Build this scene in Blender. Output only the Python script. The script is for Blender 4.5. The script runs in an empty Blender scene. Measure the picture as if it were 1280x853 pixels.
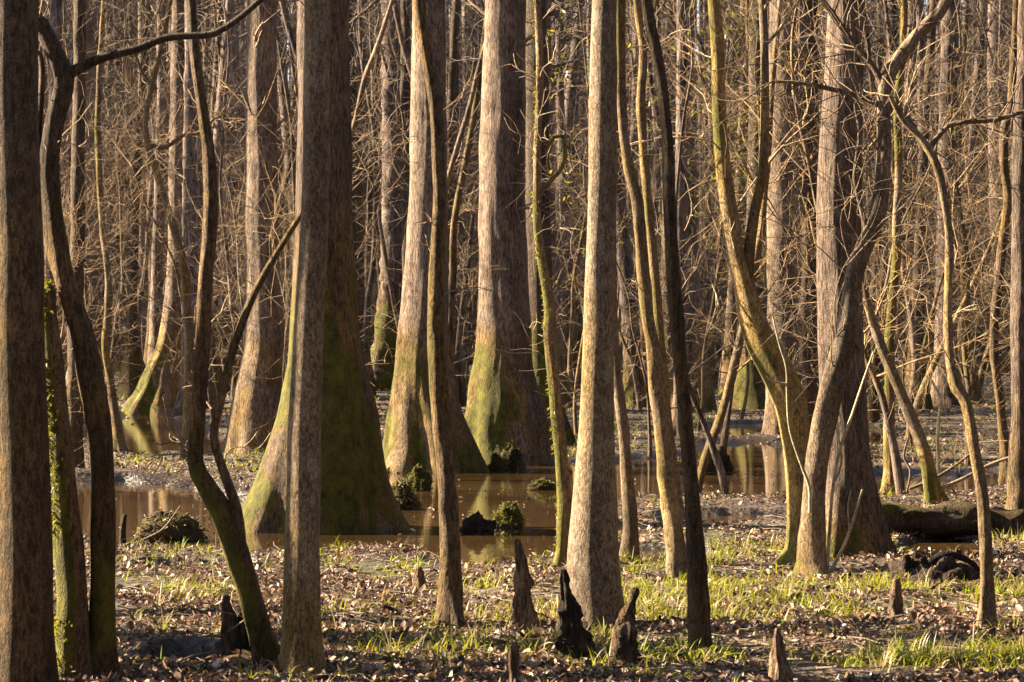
import bpy, math, random
import numpy as np
from mathutils import Vector

random.seed(7)
RNG = np.random.default_rng(11)
F, CX, HV, CH = 3600.0, 640.0, 425.0, 1.6      # focal length (px of a 1280 wide frame), centre column, horizon row, eye height
sc = bpy.context.scene
COL = sc.collection


# ------------------------------------------------------------------ small helpers
def P(u, v, D):
    return np.array(((u - CX) / F * D, D, CH + (HV - v) / F * D))


def depth(v, z=0.03):
    return F * (CH - z) / (v - HV)


def _hash(ix, iy, iz, s):
    h = (ix * 374761393 + iy * 668265263 + iz * 2147483647 + s * 974634777).astype(np.int64) & 0xFFFFFFFF
    h = ((h ^ (h >> 13)) * 1274126177) & 0xFFFFFFFF
    h = ((h ^ (h >> 16)) * 2246822519) & 0xFFFFFFFF
    return ((h ^ (h >> 15)) & 0xFFFFFF) / float(0xFFFFFF)


def vnoise(x, y, z=0.0, seed=0):
    x, y, z = np.broadcast_arrays(np.asarray(x, float), np.asarray(y, float), np.asarray(z, float))
    fx, fy, fz = np.floor(x), np.floor(y), np.floor(z)
    ix, iy, iz = fx.astype(np.int64), fy.astype(np.int64), fz.astype(np.int64)
    tx, ty, tz = x - fx, y - fy, z - fz
    tx, ty, tz = (t * t * (3 - 2 * t) for t in (tx, ty, tz))
    r = 0
    for a in (0, 1):
        for b in (0, 1):
            for c in (0, 1):
                w = (tx if a else 1 - tx) * (ty if b else 1 - ty) * (tz if c else 1 - tz)
                r = r + w * _hash(ix + a, iy + b, iz + c, seed)
    return r * 2 - 1


def fbm(x, y, z=0.0, seed=0, o=3):
    s, a, r = 1.0, 1.0, 0
    for i in range(o):
        r = r + a * vnoise(np.asarray(x) * s, np.asarray(y) * s, np.asarray(z) * s, seed + i * 17)
        s *= 2.03
        a *= 0.5
    return r


def sstep(a, b, x):
    t = np.clip((x - a) / (b - a), 0, 1)
    return t * t * (3 - 2 * t)


def catmull(pts, step):
    p = np.asarray(pts, float)
    p = np.vstack([2 * p[0] - p[1], p, 2 * p[-1] - p[-2]])
    out = []
    for i in range(1, len(p) - 2):
        p0, p1, p2, p3 = p[i - 1:i + 3]
        n = max(1, int(np.linalg.norm((p2 - p1)[:3]) / step))
        t = (np.arange(n) / n)[:, None]
        out.append(0.5 * (2 * p1 + (p2 - p0) * t + (2 * p0 - 5 * p1 + 4 * p2 - p3) * t ** 2 + (3 * p1 - p0 - 3 * p2 + p3) * t ** 3))
    out.append(p[-2][None])
    return np.vstack(out)


class MB:
    """collects tubes and loose faces; build() links them as ONE mesh object"""

    def __init__(self):
        self.b = {}
        self.V, self.Fq, self.A, self.n = [], [], [], 0
        self.T = []

    def raw(self, v, f, moss=None, tint=None):
        v = np.asarray(v, float)
        self.V.append(v)
        self.Fq.append(np.asarray(f, np.int64) + self.n)
        self.A.append(np.zeros(len(v)) if moss is None else np.broadcast_to(moss, (len(v),)))
        self.T.append(np.ones((len(v), 3)) * 0.5 if tint is None else np.broadcast_to(tint, (len(v), 3)))
        self.n += len(v)

    def tube(self, pts, rad, sides=4, moss=0.0):
        self.b.setdefault((len(pts), sides), []).append((pts, rad, moss))

    def flush(self):
        for (k, s), L in self.b.items():
            Pn = np.array([l[0] for l in L], float)
            R = np.array([l[1] for l in L], float)
            M = np.array([l[2] for l in L], float)
            T = np.gradient(Pn, axis=1)
            T /= np.linalg.norm(T, axis=2, keepdims=True) + 1e-9
            ref = np.array((0.31, 0.86, 0.41))
            n1 = np.cross(T, ref)
            n1 /= np.linalg.norm(n1, axis=2, keepdims=True) + 1e-9
            n2 = np.cross(T, n1)
            th = np.arange(s) / s * 2 * math.pi
            ring = n1[:, :, None, :] * np.cos(th)[:, None] + n2[:, :, None, :] * np.sin(th)[:, None]
            V = Pn[:, :, None, :] + ring * R[:, :, None, None]
            n = len(L)
            base = (np.arange(n) * k * s)[:, None, None]
            i = np.arange(k - 1)[:, None] * s
            j = np.arange(s)
            a = base + i + j
            b = base + i + (j + 1) % s
            f = np.stack([a, b, b + s, a + s], -1).reshape(-1, 4)
            self.raw(V.reshape(-1, 3), f, np.repeat(M, k * s), (0.2, 0.15, 0.1))
        self.b = {}

    def build(self, name, mat, parent=None, origin=(0, 0, 0), smooth=True, data_only=False):
        self.flush()
        V = np.vstack(self.V) - np.asarray(origin, float)
        me = bpy.data.meshes.new(name)
        quads = [f for f in self.Fq if f.shape[1] == 4]
        tris = [f for f in self.Fq if f.shape[1] == 3]
        nq = sum(len(f) for f in quads)
        nt = sum(len(f) for f in tris)
        me.vertices.add(len(V))
        me.vertices.foreach_set('co', V.ravel())
        loops = np.concatenate([f.ravel() for f in quads + tris]).astype(np.int32)
        me.loops.add(len(loops))
        me.loops.foreach_set('vertex_index', loops)
        me.polygons.add(nq + nt)
        ls = np.concatenate([np.arange(nq) * 4, nq * 4 + np.arange(nt) * 3]).astype(np.int32)
        me.polygons.foreach_set('loop_start', ls)
        me.polygons.foreach_set('use_smooth', np.full(nq + nt, smooth))
        at = me.attributes.new('moss', 'FLOAT', 'POINT')
        at.data.foreach_set('value', np.concatenate(self.A).astype(np.float32))
        t = np.vstack(self.T)
        ac = me.attributes.new('tint', 'FLOAT_VECTOR', 'POINT')
        ac.data.foreach_set('vector', t.astype(np.float32).ravel())
        me.update(calc_edges=True)
        me.materials.append(mat)
        o = bpy.data.objects.new(name, me)
        COL.objects.link(o)
        if parent is not None:
            o.parent = parent
        else:
            o.location = origin
        return o


def thing(name, label, cat, loc, group=None):
    o = bpy.data.objects.new(name, None)
    COL.objects.link(o)
    o.location = loc
    o.empty_display_size = 0.2
    o['label'] = label
    o['category'] = cat
    if group:
        o['group'] = group
    return o


def tag(o, label, cat, group=None):
    o['label'] = label
    o['category'] = cat
    if group:
        o['group'] = group
    return o


def dup(root, loc, rz, s, label, group):
    r = root.copy()
    COL.objects.link(r)
    r.location = loc
    r.rotation_euler = (0, 0, rz)
    r.scale = (s, s, s)
    r['label'] = label
    r['group'] = group
    for ch in list(root.children):
        c = ch.copy()
        COL.objects.link(c)
        c.parent = r
    return r


# ------------------------------------------------------------------ materials
def nodes(name):
    m = bpy.data.materials.new(name)
    m.use_nodes = True
    nt = m.node_tree
    for n in list(nt.nodes):
        nt.nodes.remove(n)
    out = nt.nodes.new('ShaderNodeOutputMaterial')
    return m, nt, out


def N(nt, typ, **kw):
    n = nt.nodes.new(typ)
    for k, v in kw.items():
        if k in n.inputs.keys():
            n.inputs[k].default_value = v
        else:
            setattr(n, k, v)
    return n


def ramp(nt, src, stops):
    r = nt.nodes.new('ShaderNodeValToRGB')
    el = r.color_ramp.elements
    while len(el) < len(stops):
        el.new(0.5)
    for e, (p, c) in zip(el, stops):
        e.position = p
        e.color = (*c, 1) if len(c) == 3 else c
    nt.links.new(src, r.inputs[0])
    return r


def g(v):
    return (v, v, v)


def mixc(nt, f, a, b, mode='MIX'):
    m = nt.nodes.new('ShaderNodeMix')
    m.data_type = 'RGBA'
    m.blend_type = mode
    for s, v in ((m.inputs[0], f), (m.inputs[6], a), (m.inputs[7], b)):
        if hasattr(v, 'links') or isinstance(v, bpy.types.NodeSocket):
            nt.links.new(v, s)
        else:
            s.default_value = v if not isinstance(v, tuple) else (*v, 1) if len(v) == 3 else v
    return m.outputs[2]


def math_(nt, op, a, b=None, clamp=False):
    m = nt.nodes.new('ShaderNodeMath')
    m.operation = op
    m.use_clamp = clamp
    for s, v in zip(m.inputs, (a, b)):
        if v is None:
            continue
        if isinstance(v, bpy.types.NodeSocket):
            nt.links.new(v, s)
        else:
            s.default_value = v
    return m.outputs[0]


def bark(name, dark, light, ridge=38, stretch=7, bump=0.6, lichen=(0.32, 0.30, 0.25), lich=0.25,
         mossc=((0.018, 0.018, 0.004), (0.175, 0.152, 0.018))):
    m, nt, out = nodes(name)
    L = nt.links.new
    tc = N(nt, 'ShaderNodeTexCoord')
    oi = N(nt, 'ShaderNodeObjectInfo')
    add = N(nt, 'ShaderNodeVectorMath', operation='MULTIPLY_ADD')
    L(oi.outputs['Random'], add.inputs[0])
    add.inputs[1].default_value = (13.1, 7.7, 29.3)
    L(tc.outputs['Object'], add.inputs[2])
    co = add.outputs[0]

    def nz(scale, st, det=5, rough=0.6, dist=0.0):
        mp = N(nt, 'ShaderNodeMapping')
        L(co, mp.inputs['Vector'])
        mp.inputs['Scale'].default_value = (scale, scale, scale / st)
        n = N(nt, 'ShaderNodeTexNoise', Scale=1.0, Detail=det, Roughness=rough, Distortion=dist)
        L(mp.outputs[0], n.inputs['Vector'])
        return n.outputs['Fac']

    rid = nz(ridge, stretch, 4, 0.65, 0.6)
    rid2 = nz(ridge * 2.6, 3, 3, 0.7)
    blot = nz(5, 1.6, 5, 0.7)
    fine = nz(130, 1.5, 2, 0.6)
    rr = ramp(nt, rid, [(0.39, g(0)), (0.57, g(1))])
    c = mixc(nt, rr.outputs[0], dark, light)
    bl = ramp(nt, blot, [(0.3, g(0.55)), (0.7, g(1.35))])
    c = mixc(nt, 1.0, c, bl.outputs[0], 'MULTIPLY')
    lf = math_(nt, 'MULTIPLY', ramp(nt, nz(9, 1.3, 6, 0.75), [(0.52, g(0)), (0.66, g(1))]).outputs[0], lich)
    c = mixc(nt, lf, c, lichen)
    fr = ramp(nt, fine, [(0.3, g(0.5)), (0.7, g(1.5))])
    c = mixc(nt, 1.0, c, fr.outputs[0], 'MULTIPLY')
    st_ = ramp(nt, nz(2.2, 5, 5, 0.65), [(0.33, g(0.5)), (0.6, g(1.12))])
    c = mixc(nt, 1.0, c, st_.outputs[0], 'MULTIPLY')
    rnd = ramp(nt, oi.outputs['Random'], [(0.0, (0.72, 0.68, 0.66)), (0.5, (1, 0.95, 0.92)), (1.0, (1.25, 1.2, 1.12))])
    c = mixc(nt, 1.0, c, rnd.outputs[0], 'MULTIPLY')
    at = N(nt, 'ShaderNodeAttribute', attribute_name='moss')
    alg = math_(nt, 'MULTIPLY', math_(nt, 'MULTIPLY', at.outputs['Fac'], 2.3), ramp(nt, nz(7, 2.5, 6, 0.7), [(0.3, g(0.35)), (0.65, g(1))]).outputs[0], True)
    c = mixc(nt, alg, c, mixc(nt, 1.0, c, (1.15, 1.0, 0.45), 'MULTIPLY'))      # yellowish film of algae
    # moss: a covering of its own, given per vertex and broken up by noise
    mn = nz(5.5, 2.2, 9, 0.74)
    mfac = math_(nt, 'ADD', math_(nt, 'MULTIPLY', at.outputs['Fac'], 1.0), math_(nt, 'MULTIPLY_ADD', mn, 1.9))
    mfac.node.inputs[1].links[0].from_node.inputs[2].default_value = -1.5
    mf = ramp(nt, mfac, [(0.0, g(0)), (0.28, g(1))]).outputs[0]
    mc = ramp(nt, nz(11, 1.6, 9, 0.85), [(0.36, mossc[0]), (0.72, mossc[1])])
    c = mixc(nt, mf, c, mc.outputs[0])
    b = N(nt, 'ShaderNodeBsdfPrincipled', Roughness=0.85)
    b.inputs['Specular IOR Level'].default_value = 0.25
    L(c, b.inputs['Base Color'])
    h = math_(nt, 'ADD', math_(nt, 'MULTIPLY', rr.outputs[0], 0.6), math_(nt, 'MULTIPLY', rid2, 0.7))
    h = math_(nt, 'ADD', h, math_(nt, 'MULTIPLY', mf, math_(nt, 'MULTIPLY', fine, 0.8)))
    bp = N(nt, 'ShaderNodeBump', Strength=bump, Distance=0.02)
    L(h, bp.inputs['Height'])
    L(bp.outputs[0], b.inputs['Normal'])
    L(b.outputs[0], out.inputs[0])
    return m


BARK = bark('tupelo_bark', (0.0597, 0.0414, 0.0302), (0.2266, 0.1645, 0.1218), ridge=62, stretch=6)
BARK_D = bark('dark_bark', (0.0408, 0.0279, 0.0183), (0.1292, 0.09, 0.0582), ridge=60, stretch=4, lich=0.12)
BARK_G = bark('smooth_bark', (0.0876, 0.062, 0.0403), (0.2318, 0.1739, 0.1159), ridge=75, stretch=3, bump=0.4, lich=0.35)
BARK_FAR = bark('far_bark', (0.048, 0.034, 0.030), (0.20, 0.150, 0.130), ridge=22, stretch=9, bump=0.5)
TWIG = bark('twig_bark', (0.1339, 0.094, 0.0622), (0.3399, 0.2491, 0.168), ridge=50, stretch=2, bump=0.2, lich=0.2)
TWIG_FAR = bark('far_twig_bark', (0.075, 0.056, 0.046), (0.20, 0.155, 0.122), ridge=50, stretch=2, bump=0.2, lich=0.1)
PALE = bark('pale_stem', (0.42, 0.35, 0.2), (0.6, 0.52, 0.33), ridge=50, stretch=3, bump=0.1, lich=0.0)
WOOD = bark('knee_wood', (0.0649, 0.0381, 0.0227), (0.2781, 0.1819, 0.1096), ridge=55, stretch=6, bump=0.7, lich=0.2)
WOOD_D = bark('rotten_wood', (0.0082, 0.0056, 0.0042), (0.0433, 0.0282, 0.0193), ridge=40, stretch=2, bump=0.9, lich=0.05)
KNEE_D = bark('dark_knee_wood', (0.022, 0.015, 0.010), (0.10, 0.068, 0.045), ridge=55, stretch=4, bump=0.9, lich=0.1)
MOSSY = bark('moss_mound', (0.045, 0.034, 0.02), (0.12, 0.09, 0.05), ridge=40, stretch=1, bump=1.0, lich=0.0)


def mat_ground():
    m, nt, out = nodes('mud_ground')
    L = nt.links.new
    tc = N(nt, 'ShaderNodeTexCoord')
    co = tc.outputs['Object']

    def nz(s, d=5, r=0.6):
        n = N(nt, 'ShaderNodeTexNoise', Scale=s, Detail=d, Roughness=r)
        L(co, n.inputs['Vector'])
        return n.outputs['Fac']
    big = ramp(nt, nz(0.9), [(0.3, (0.032, 0.023, 0.015)), (0.55, (0.08, 0.058, 0.040)), (0.75, (0.135, 0.10, 0.072))])
    v = N(nt, 'ShaderNodeTexVoronoi', Scale=17.0, Randomness=1.0)
    L(co, v.inputs['Vector'])
    lv = ramp(nt, v.outputs['Color'], [(0.2, (0.35, 0.28, 0.22)), (0.55, (1.0, 0.85, 0.7)), (0.9, (2.1, 1.75, 1.4))])
    c = mixc(nt, 0.75, big.outputs[0], lv.outputs[0], 'MULTIPLY')
    gm = ramp(nt, nz(0.35, 4), [(0.5, g(0)), (0.68, g(0.55))])
    c = mixc(nt, gm.outputs[0], c, (0.075, 0.085, 0.02))
    at = N(nt, 'ShaderNodeAttribute', attribute_name='moss')     # wet mud along the water's edge
    c = mixc(nt, at.outputs['Fac'], c, (0.028, 0.019, 0.012))
    b = N(nt, 'ShaderNodeBsdfPrincipled')
    L(c, b.inputs['Base Color'])
    ro = ramp(nt, at.outputs['Fac'], [(0, g(0.8)), (1, g(0.28))])
    L(ro.outputs[0], b.inputs['Roughness'])
    bp = N(nt, 'ShaderNodeBump', Strength=0.9, Distance=0.03)
    h = math_(nt, 'ADD', nz(24, 4), math_(nt, 'MULTIPLY', v.outputs['Distance'], 0.8))
    L(h, bp.inputs['Height'])
    L(bp.outputs[0], b.inputs['Normal'])
    L(b.outputs[0], out.inputs[0])
    return m


def mat_water():
    m, nt, out = nodes('swamp_water')
    L = nt.links.new
    tc = N(nt, 'ShaderNodeTexCoord')
    mp = N(nt, 'ShaderNodeMapping')
    mp.inputs['Scale'].default_value = (1.1, 3.2, 1)
    L(tc.outputs['Object'], mp.inputs[0])
    n = N(nt, 'ShaderNodeTexNoise', Scale=1.6, Detail=3.0, Roughness=0.5)
    L(mp.outputs[0], n.inputs['Vector'])
    n2 = N(nt, 'ShaderNodeTexNoise', Scale=0.5, Detail=4.0, Roughness=0.6)
    L(tc.outputs['Object'], n2.inputs['Vector'])
    c = ramp(nt, n2.outputs['Fac'], [(0.35, (0.034, 0.019, 0.008)), (0.65, (0.075, 0.044, 0.018))])
    b = N(nt, 'ShaderNodeBsdfPrincipled', Roughness=0.035, IOR=1.33)
    L(c.outputs[0], b.inputs['Base Color'])
    bp = N(nt, 'ShaderNodeBump', Strength=0.03, Distance=0.05)
    L(n.outputs['Fac'], bp.inputs['Height'])
    L(bp.outputs[0], b.inputs['Normal'])
    L(b.outputs[0], out.inputs[0])
    return m


def mat_leafy(name, rough, spec, trans):
    """coloured by each leaf's / blade's own tint"""
    m, nt, out = nodes(name)
    L = nt.links.new
    at = N(nt, 'ShaderNodeAttribute', attribute_name='tint')
    b = N(nt, 'ShaderNodeBsdfPrincipled', Roughness=rough)
    b.inputs['Specular IOR Level'].default_value = spec
    L(at.outputs['Vector'], b.inputs['Base Color'])
    t = N(nt, 'ShaderNodeBsdfTranslucent')
    L(at.outputs['Vector'], t.inputs['Color'])
    mx = N(nt, 'ShaderNodeMixShader')
    mx.inputs[0].default_value = trans
    L(b.outputs[0], mx.inputs[1])
    L(t.outputs[0], mx.inputs[2])
    L(mx.outputs[0], out.inputs[0])
    return m


M_GROUND, M_WATER = mat_ground(), mat_water()
M_LITTER = mat_leafy('dead_leaves', 0.62, 0.3, 0.12)
M_GRASS = mat_leafy('grass_blades', 0.45, 0.4, 0.45)
M_LEAF = mat_leafy('green_leaves', 0.35, 0.5, 0.45)

# ------------------------------------------------------------------ terrain: where the water lies, in ground coordinates
WATER = [  # (u, v, ru, rv) of the pools as seen; turned into ground coordinates by uv_of()
    (170, 642, 120, 34), (330, 668, 260, 26), (470, 650, 130, 44), (600, 640, 140, 62), (700, 604, 150, 26), (830, 600, 140, 24),
    (940, 588, 90, 32), (820, 702, 70, 13), (183, 545, 66, 24), (1130, 612, 100, 15), (1185, 687, 60, 9), (640, 690, 90, 16),
    (1060, 548, 60, 12), (930, 540, 60, 8), (1180, 700, 90, 5), (255, 838, 75, 12), (410, 575, 60, 12), (1250, 600, 50, 10),
    (960, 650, 70, 6), (480, 612, 60, 16), (120, 625, 90, 22), (250, 560, 60, 10), (1020, 575, 60, 12), (880, 655, 60, 8), (900, 735, 60, 6), (1000, 765, 60, 4), (700, 540, 60, 7), (240, 715, 70, 6)]


def uv_of(x, y):
    y = np.maximum(y, 1.0)
    return CX + F * x / y, HV + F * CH / y


def water_mask(x, y):
    u, v = uv_of(x, y)
    m = np.full(np.shape(u), -9.0)
    for (a, b, ra, rb) in WATER:
        m = np.maximum(m, 1 - ((u - a) / ra) ** 2 - ((v - b) / rb) ** 2)
    return m + 0.3 * fbm(x * 1.7, y * 0.7, 0, 5) + 0.3


def gz(x, y):
    x, y = np.asarray(x, float), np.asarray(y, float)
    d = np.hypot(x, y)
    land = 0.062 + 0.03 * fbm(x * 0.7, y * 0.7, 0, 3) + 0.018 * fbm(x * 3.1, y * 3.1, 0, 9, 2)
    land = np.maximum(land, 0.012 + 0.012 * vnoise(x * 4, y * 4, 0, 2))
    land = land + 0.42 * sstep(46, 105, d) * (0.5 + 0.6 * fbm(x * 0.09, y * 0.09, 0, 21)) + 0.5 * sstep(90, 260, d)
    m = water_mask(x, y)
    w = sstep(-0.12, 0.22, m) * (y > 6)
    return land * (1 - w) - 0.10 * w


def build_ground():
    us = np.arange(-160, 1441, 4.0)
    a_f = np.arctan((us - CX) / F)
    a_l = np.linspace(-math.pi, a_f[0], 60)[:-1]
    a_r = np.linspace(a_f[-1], math.pi, 60)[1:]
    A = np.concatenate([a_l, a_f, a_r])
    rows = np.concatenate([np.arange(1500, 860, -40.0), np.arange(860, 600, -1.6), np.arange(600, 440, -1.0), np.arange(440, 428, -0.75)])
    R = np.concatenate([[0.001, 1.0, 2.5, 4.0], F * CH / (rows - HV), [2600.0, 4000.0]])
    RR, AA = np.meshgrid(R, A, indexing='ij')
    X, Y = RR * np.sin(AA), RR * np.cos(AA)
    Z = gz(X, Y)
    m = water_mask(X, Y)
    wet = sstep(-0.55, 0.0, m) * (Y > 6)
    nr, na = X.shape
    V = np.stack([X, Y, Z], -1).reshape(-1, 3)
    i = np.arange(nr - 1)[:, None] * na
    j = np.arange(na - 1)[None]
    f = np.stack([i + j, i + j + 1, i + na + j + 1, i + na + j], -1).reshape(-1, 4)[:, ::-1]
    mb = MB()
    mb.raw(V, f, wet.ravel())
    o = mb.build('ground', M_GROUND)
    o['kind'] = 'structure'
    w = MB()
    n = 96
    t = np.linspace(0, 2 * math.pi, n, endpoint=False)
    ring = np.stack([150 * np.cos(t), 60 + 150 * np.sin(t), np.zeros(n)], -1)
    V = np.vstack([[0, 60, 0], ring])
    w.raw(V, np.array([(0, 1 + k, 1 + (k + 1) % n) for k in range(n)]))
    o = w.build('water', M_WATER, smooth=False)
    o['kind'] = 'structure'


build_ground()


# ------------------------------------------------------------------ trunks and branches
def trunk(mb, pts, sides=20, seg=0.12, flute=0.0, fl_h=1.0, rough=0.05, seed=0, moss=(0.0, 0.0), side=0.0, zg=0.0, cap=False, knob=0.0, foot=0.0, kf=5.0):
    """pts: (x, y, z, r) from the bottom up; flute: depth of the buttress folds, dying out over fl_h metres;
    moss = (height, amount); side: how far the moss keeps to the sunny, left face"""
    p = catmull(pts, seg)
    r = np.maximum(p[:, 3], 0.002)
    c = p[:, :3].copy()
    k = len(c)
    s = np.concatenate([[0], np.cumsum(np.linalg.norm(np.diff(c, axis=0), axis=1))])
    wob = np.minimum(r * 0.18, 0.007)
    c[:, 0] += wob * vnoise(s * 2.2, seed * 1.7, 0, 1)
    c[:, 1] += wob * 2 * vnoise(s * 1.5, seed * 2.3 + 9, 0, 2)
    T = np.gradient(c, axis=0)
    T /= np.linalg.norm(T, axis=1, keepdims=True)
    ref = np.array((0.0, 1.0, 0.0))
    n1 = np.cross(ref, T)
    n1 /= np.linalg.norm(n1, axis=1, keepdims=True) + 1e-9
    n2 = np.cross(T, n1)
    th = np.arange(sides) / sides * 2 * math.pi
    rs = np.random.RandomState(seed + 5)
    h = np.maximum(c[:, 2] - zg, 0)[:, None]
    fl = flute * np.clip(1 - h / fl_h, 0, 1) ** 1.2
    kk = rs.choice([5, 6, 7])
    ph = rs.rand(4) * 6.28
    prof = 0.55 * np.cos(kk * th + ph[0] + 0.25 * np.sin(s[:, None] * 1.3 + ph[3])) + 0.3 * np.cos((kk + 4) * th + ph[1]) + 0.3 * np.cos(3 * th + ph[2])
    ct, st = np.cos(th)[None], np.sin(th)[None]
    sn = s[:, None]
    rr = r[:, None] * (1 + fl * prof + rough * fbm(ct * 1.7 + seed * 3.1, st * 1.7, sn * 2.0 / (1 + 4 * 0), seed, 3)
                       + 0.02 * np.cos(2 * th + ph[1])[None])
    if sides > 30:
        rr = rr * (1 + 0.010 * fbm(ct * 13 + seed, st * 13, sn * 1.1, seed + 60, 2) + 0.02 * fbm(ct * 5, st * 5 + seed, sn * 0.6, seed + 61, 2))
    if foot:
        rr = rr * (1 + foot * np.exp(-h / (0.04 + r[:1, None] * 0.9)) * (0.75 + 0.7 * np.cos(rs.choice([3, 4]) * th + ph[3])[None] + 0.3 * np.cos(5 * th + ph[0])[None]))
    if knob:
        rr = rr * (1 + knob * np.maximum(-0.25, fbm(ct * kf * 0.24 + seed, st * kf * 0.24, sn * kf, seed + 3, 3)))
    V = c[:, None] + (n1[:, None] * np.cos(th)[:, None] + n2[:, None] * np.sin(th)[:, None]) * rr[:, :, None]
    mo = np.zeros((k, sides))
    if moss[1] > 0:
        moss = (moss[0], moss[1] * (0.92 if moss[0] <= 0 and moss[1] < 1.2 else 1))
        nx = (n1[:, None] * np.cos(th)[:, None] + n2[:, None] * np.sin(th)[:, None])[:, :, 0]
        hh = np.clip(1 - h / moss[0], 0, 1) if moss[0] > 0 else np.ones_like(h)
        pat = 0.45 + 0.95 * fbm(V[:, :, 0] * 3 + 7, V[:, :, 1] * 3, V[:, :, 2] * 1.3, seed + 40, 3)
        mo = moss[1] * hh ** 0.6 * np.clip(pat + 0.35, 0, 1.3) * ((1 - side) + side * np.clip(0.5 - 0.9 * nx, 0, 1.2))
    if cap:
        V[-1] = V[-1].mean(0)
        V[0] = V[0].mean(0)
    i = np.arange(k - 1)[:, None] * sides
    j = np.arange(sides)
    a, b = i + j, i + (j + 1) % sides
    mb.raw(V.reshape(-1, 3), np.stack([a, b, b + sides, a + sides], -1).reshape(-1, 4), mo.ravel())


def rdir(rs, d, ang):
    """d turned by about ang in a random direction"""
    q = rs.randn(3)
    q -= d * np.dot(q, d)
    q /= np.linalg.norm(q) + 1e-9
    return d * math.cos(ang) + q * math.sin(ang)


def grow(mb, rs, p, d, L, r, lvl, up=0.06, wig=0.2, kids=(3, 6), sides=4, rmin=0.0035, moss=0.0):
    n = 10 if lvl >= 2 else 8 if lvl == 1 else 6
    pts, dd = [np.array(p, float)], np.array(d, float)
    st = L / (n - 1)
    ax = rs.randn(3)
    ax /= np.linalg.norm(ax)
    cv = rs.normal(0, wig * 0.8)
    for i in range(n - 1):
        if rs.rand() < 0.18:
            cv = -cv * 0.8 + rs.normal(0, wig * 0.5)
        dd = dd + np.cross(ax, dd) * cv + rs.randn(3) * wig * 0.28 + (0, 0, up)
        dd /= np.linalg.norm(dd)
        pts.append(pts[-1] + dd * st)
    rad = np.maximum(r * np.linspace(1, 0.35, n), rmin * np.linspace(1, 0.5, n))
    mb.tube(np.array(pts), rad, sides if lvl > 0 else 3, moss)
    if lvl > 0:
        for _ in range(rs.randint(*kids)):
            i = rs.randint(1, n)
            d0 = pts[i] - pts[i - 1]
            d0 /= np.linalg.norm(d0)
            grow(mb, rs, pts[i], rdir(rs, d0, rs.uniform(0.45, 1.1)), L * rs.uniform(0.35, 0.75), rad[i] * 0.62, lvl - 1, up, wig * 1.1, kids, sides, rmin, moss)
    return pts


def spur(mb, rs, pts, n, L, r, lvl=1, t0=0.15):
    """side twigs along a polyline"""
    pts = np.asarray(pts)
    for _ in range(n):
        i = rs.randint(max(1, int(len(pts) * t0)), len(pts))
        d0 = pts[i] - pts[i - 1]
        d0 = d0 / (np.linalg.norm(d0) + 1e-9)
        grow(mb, rs, pts[i], rdir(rs, d0, rs.uniform(0.6, 1.3)), L * rs.uniform(0.5, 1.2), r, lvl, 0.03, 0.34, (2, 5))


_seed = [100]
seen = []


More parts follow.
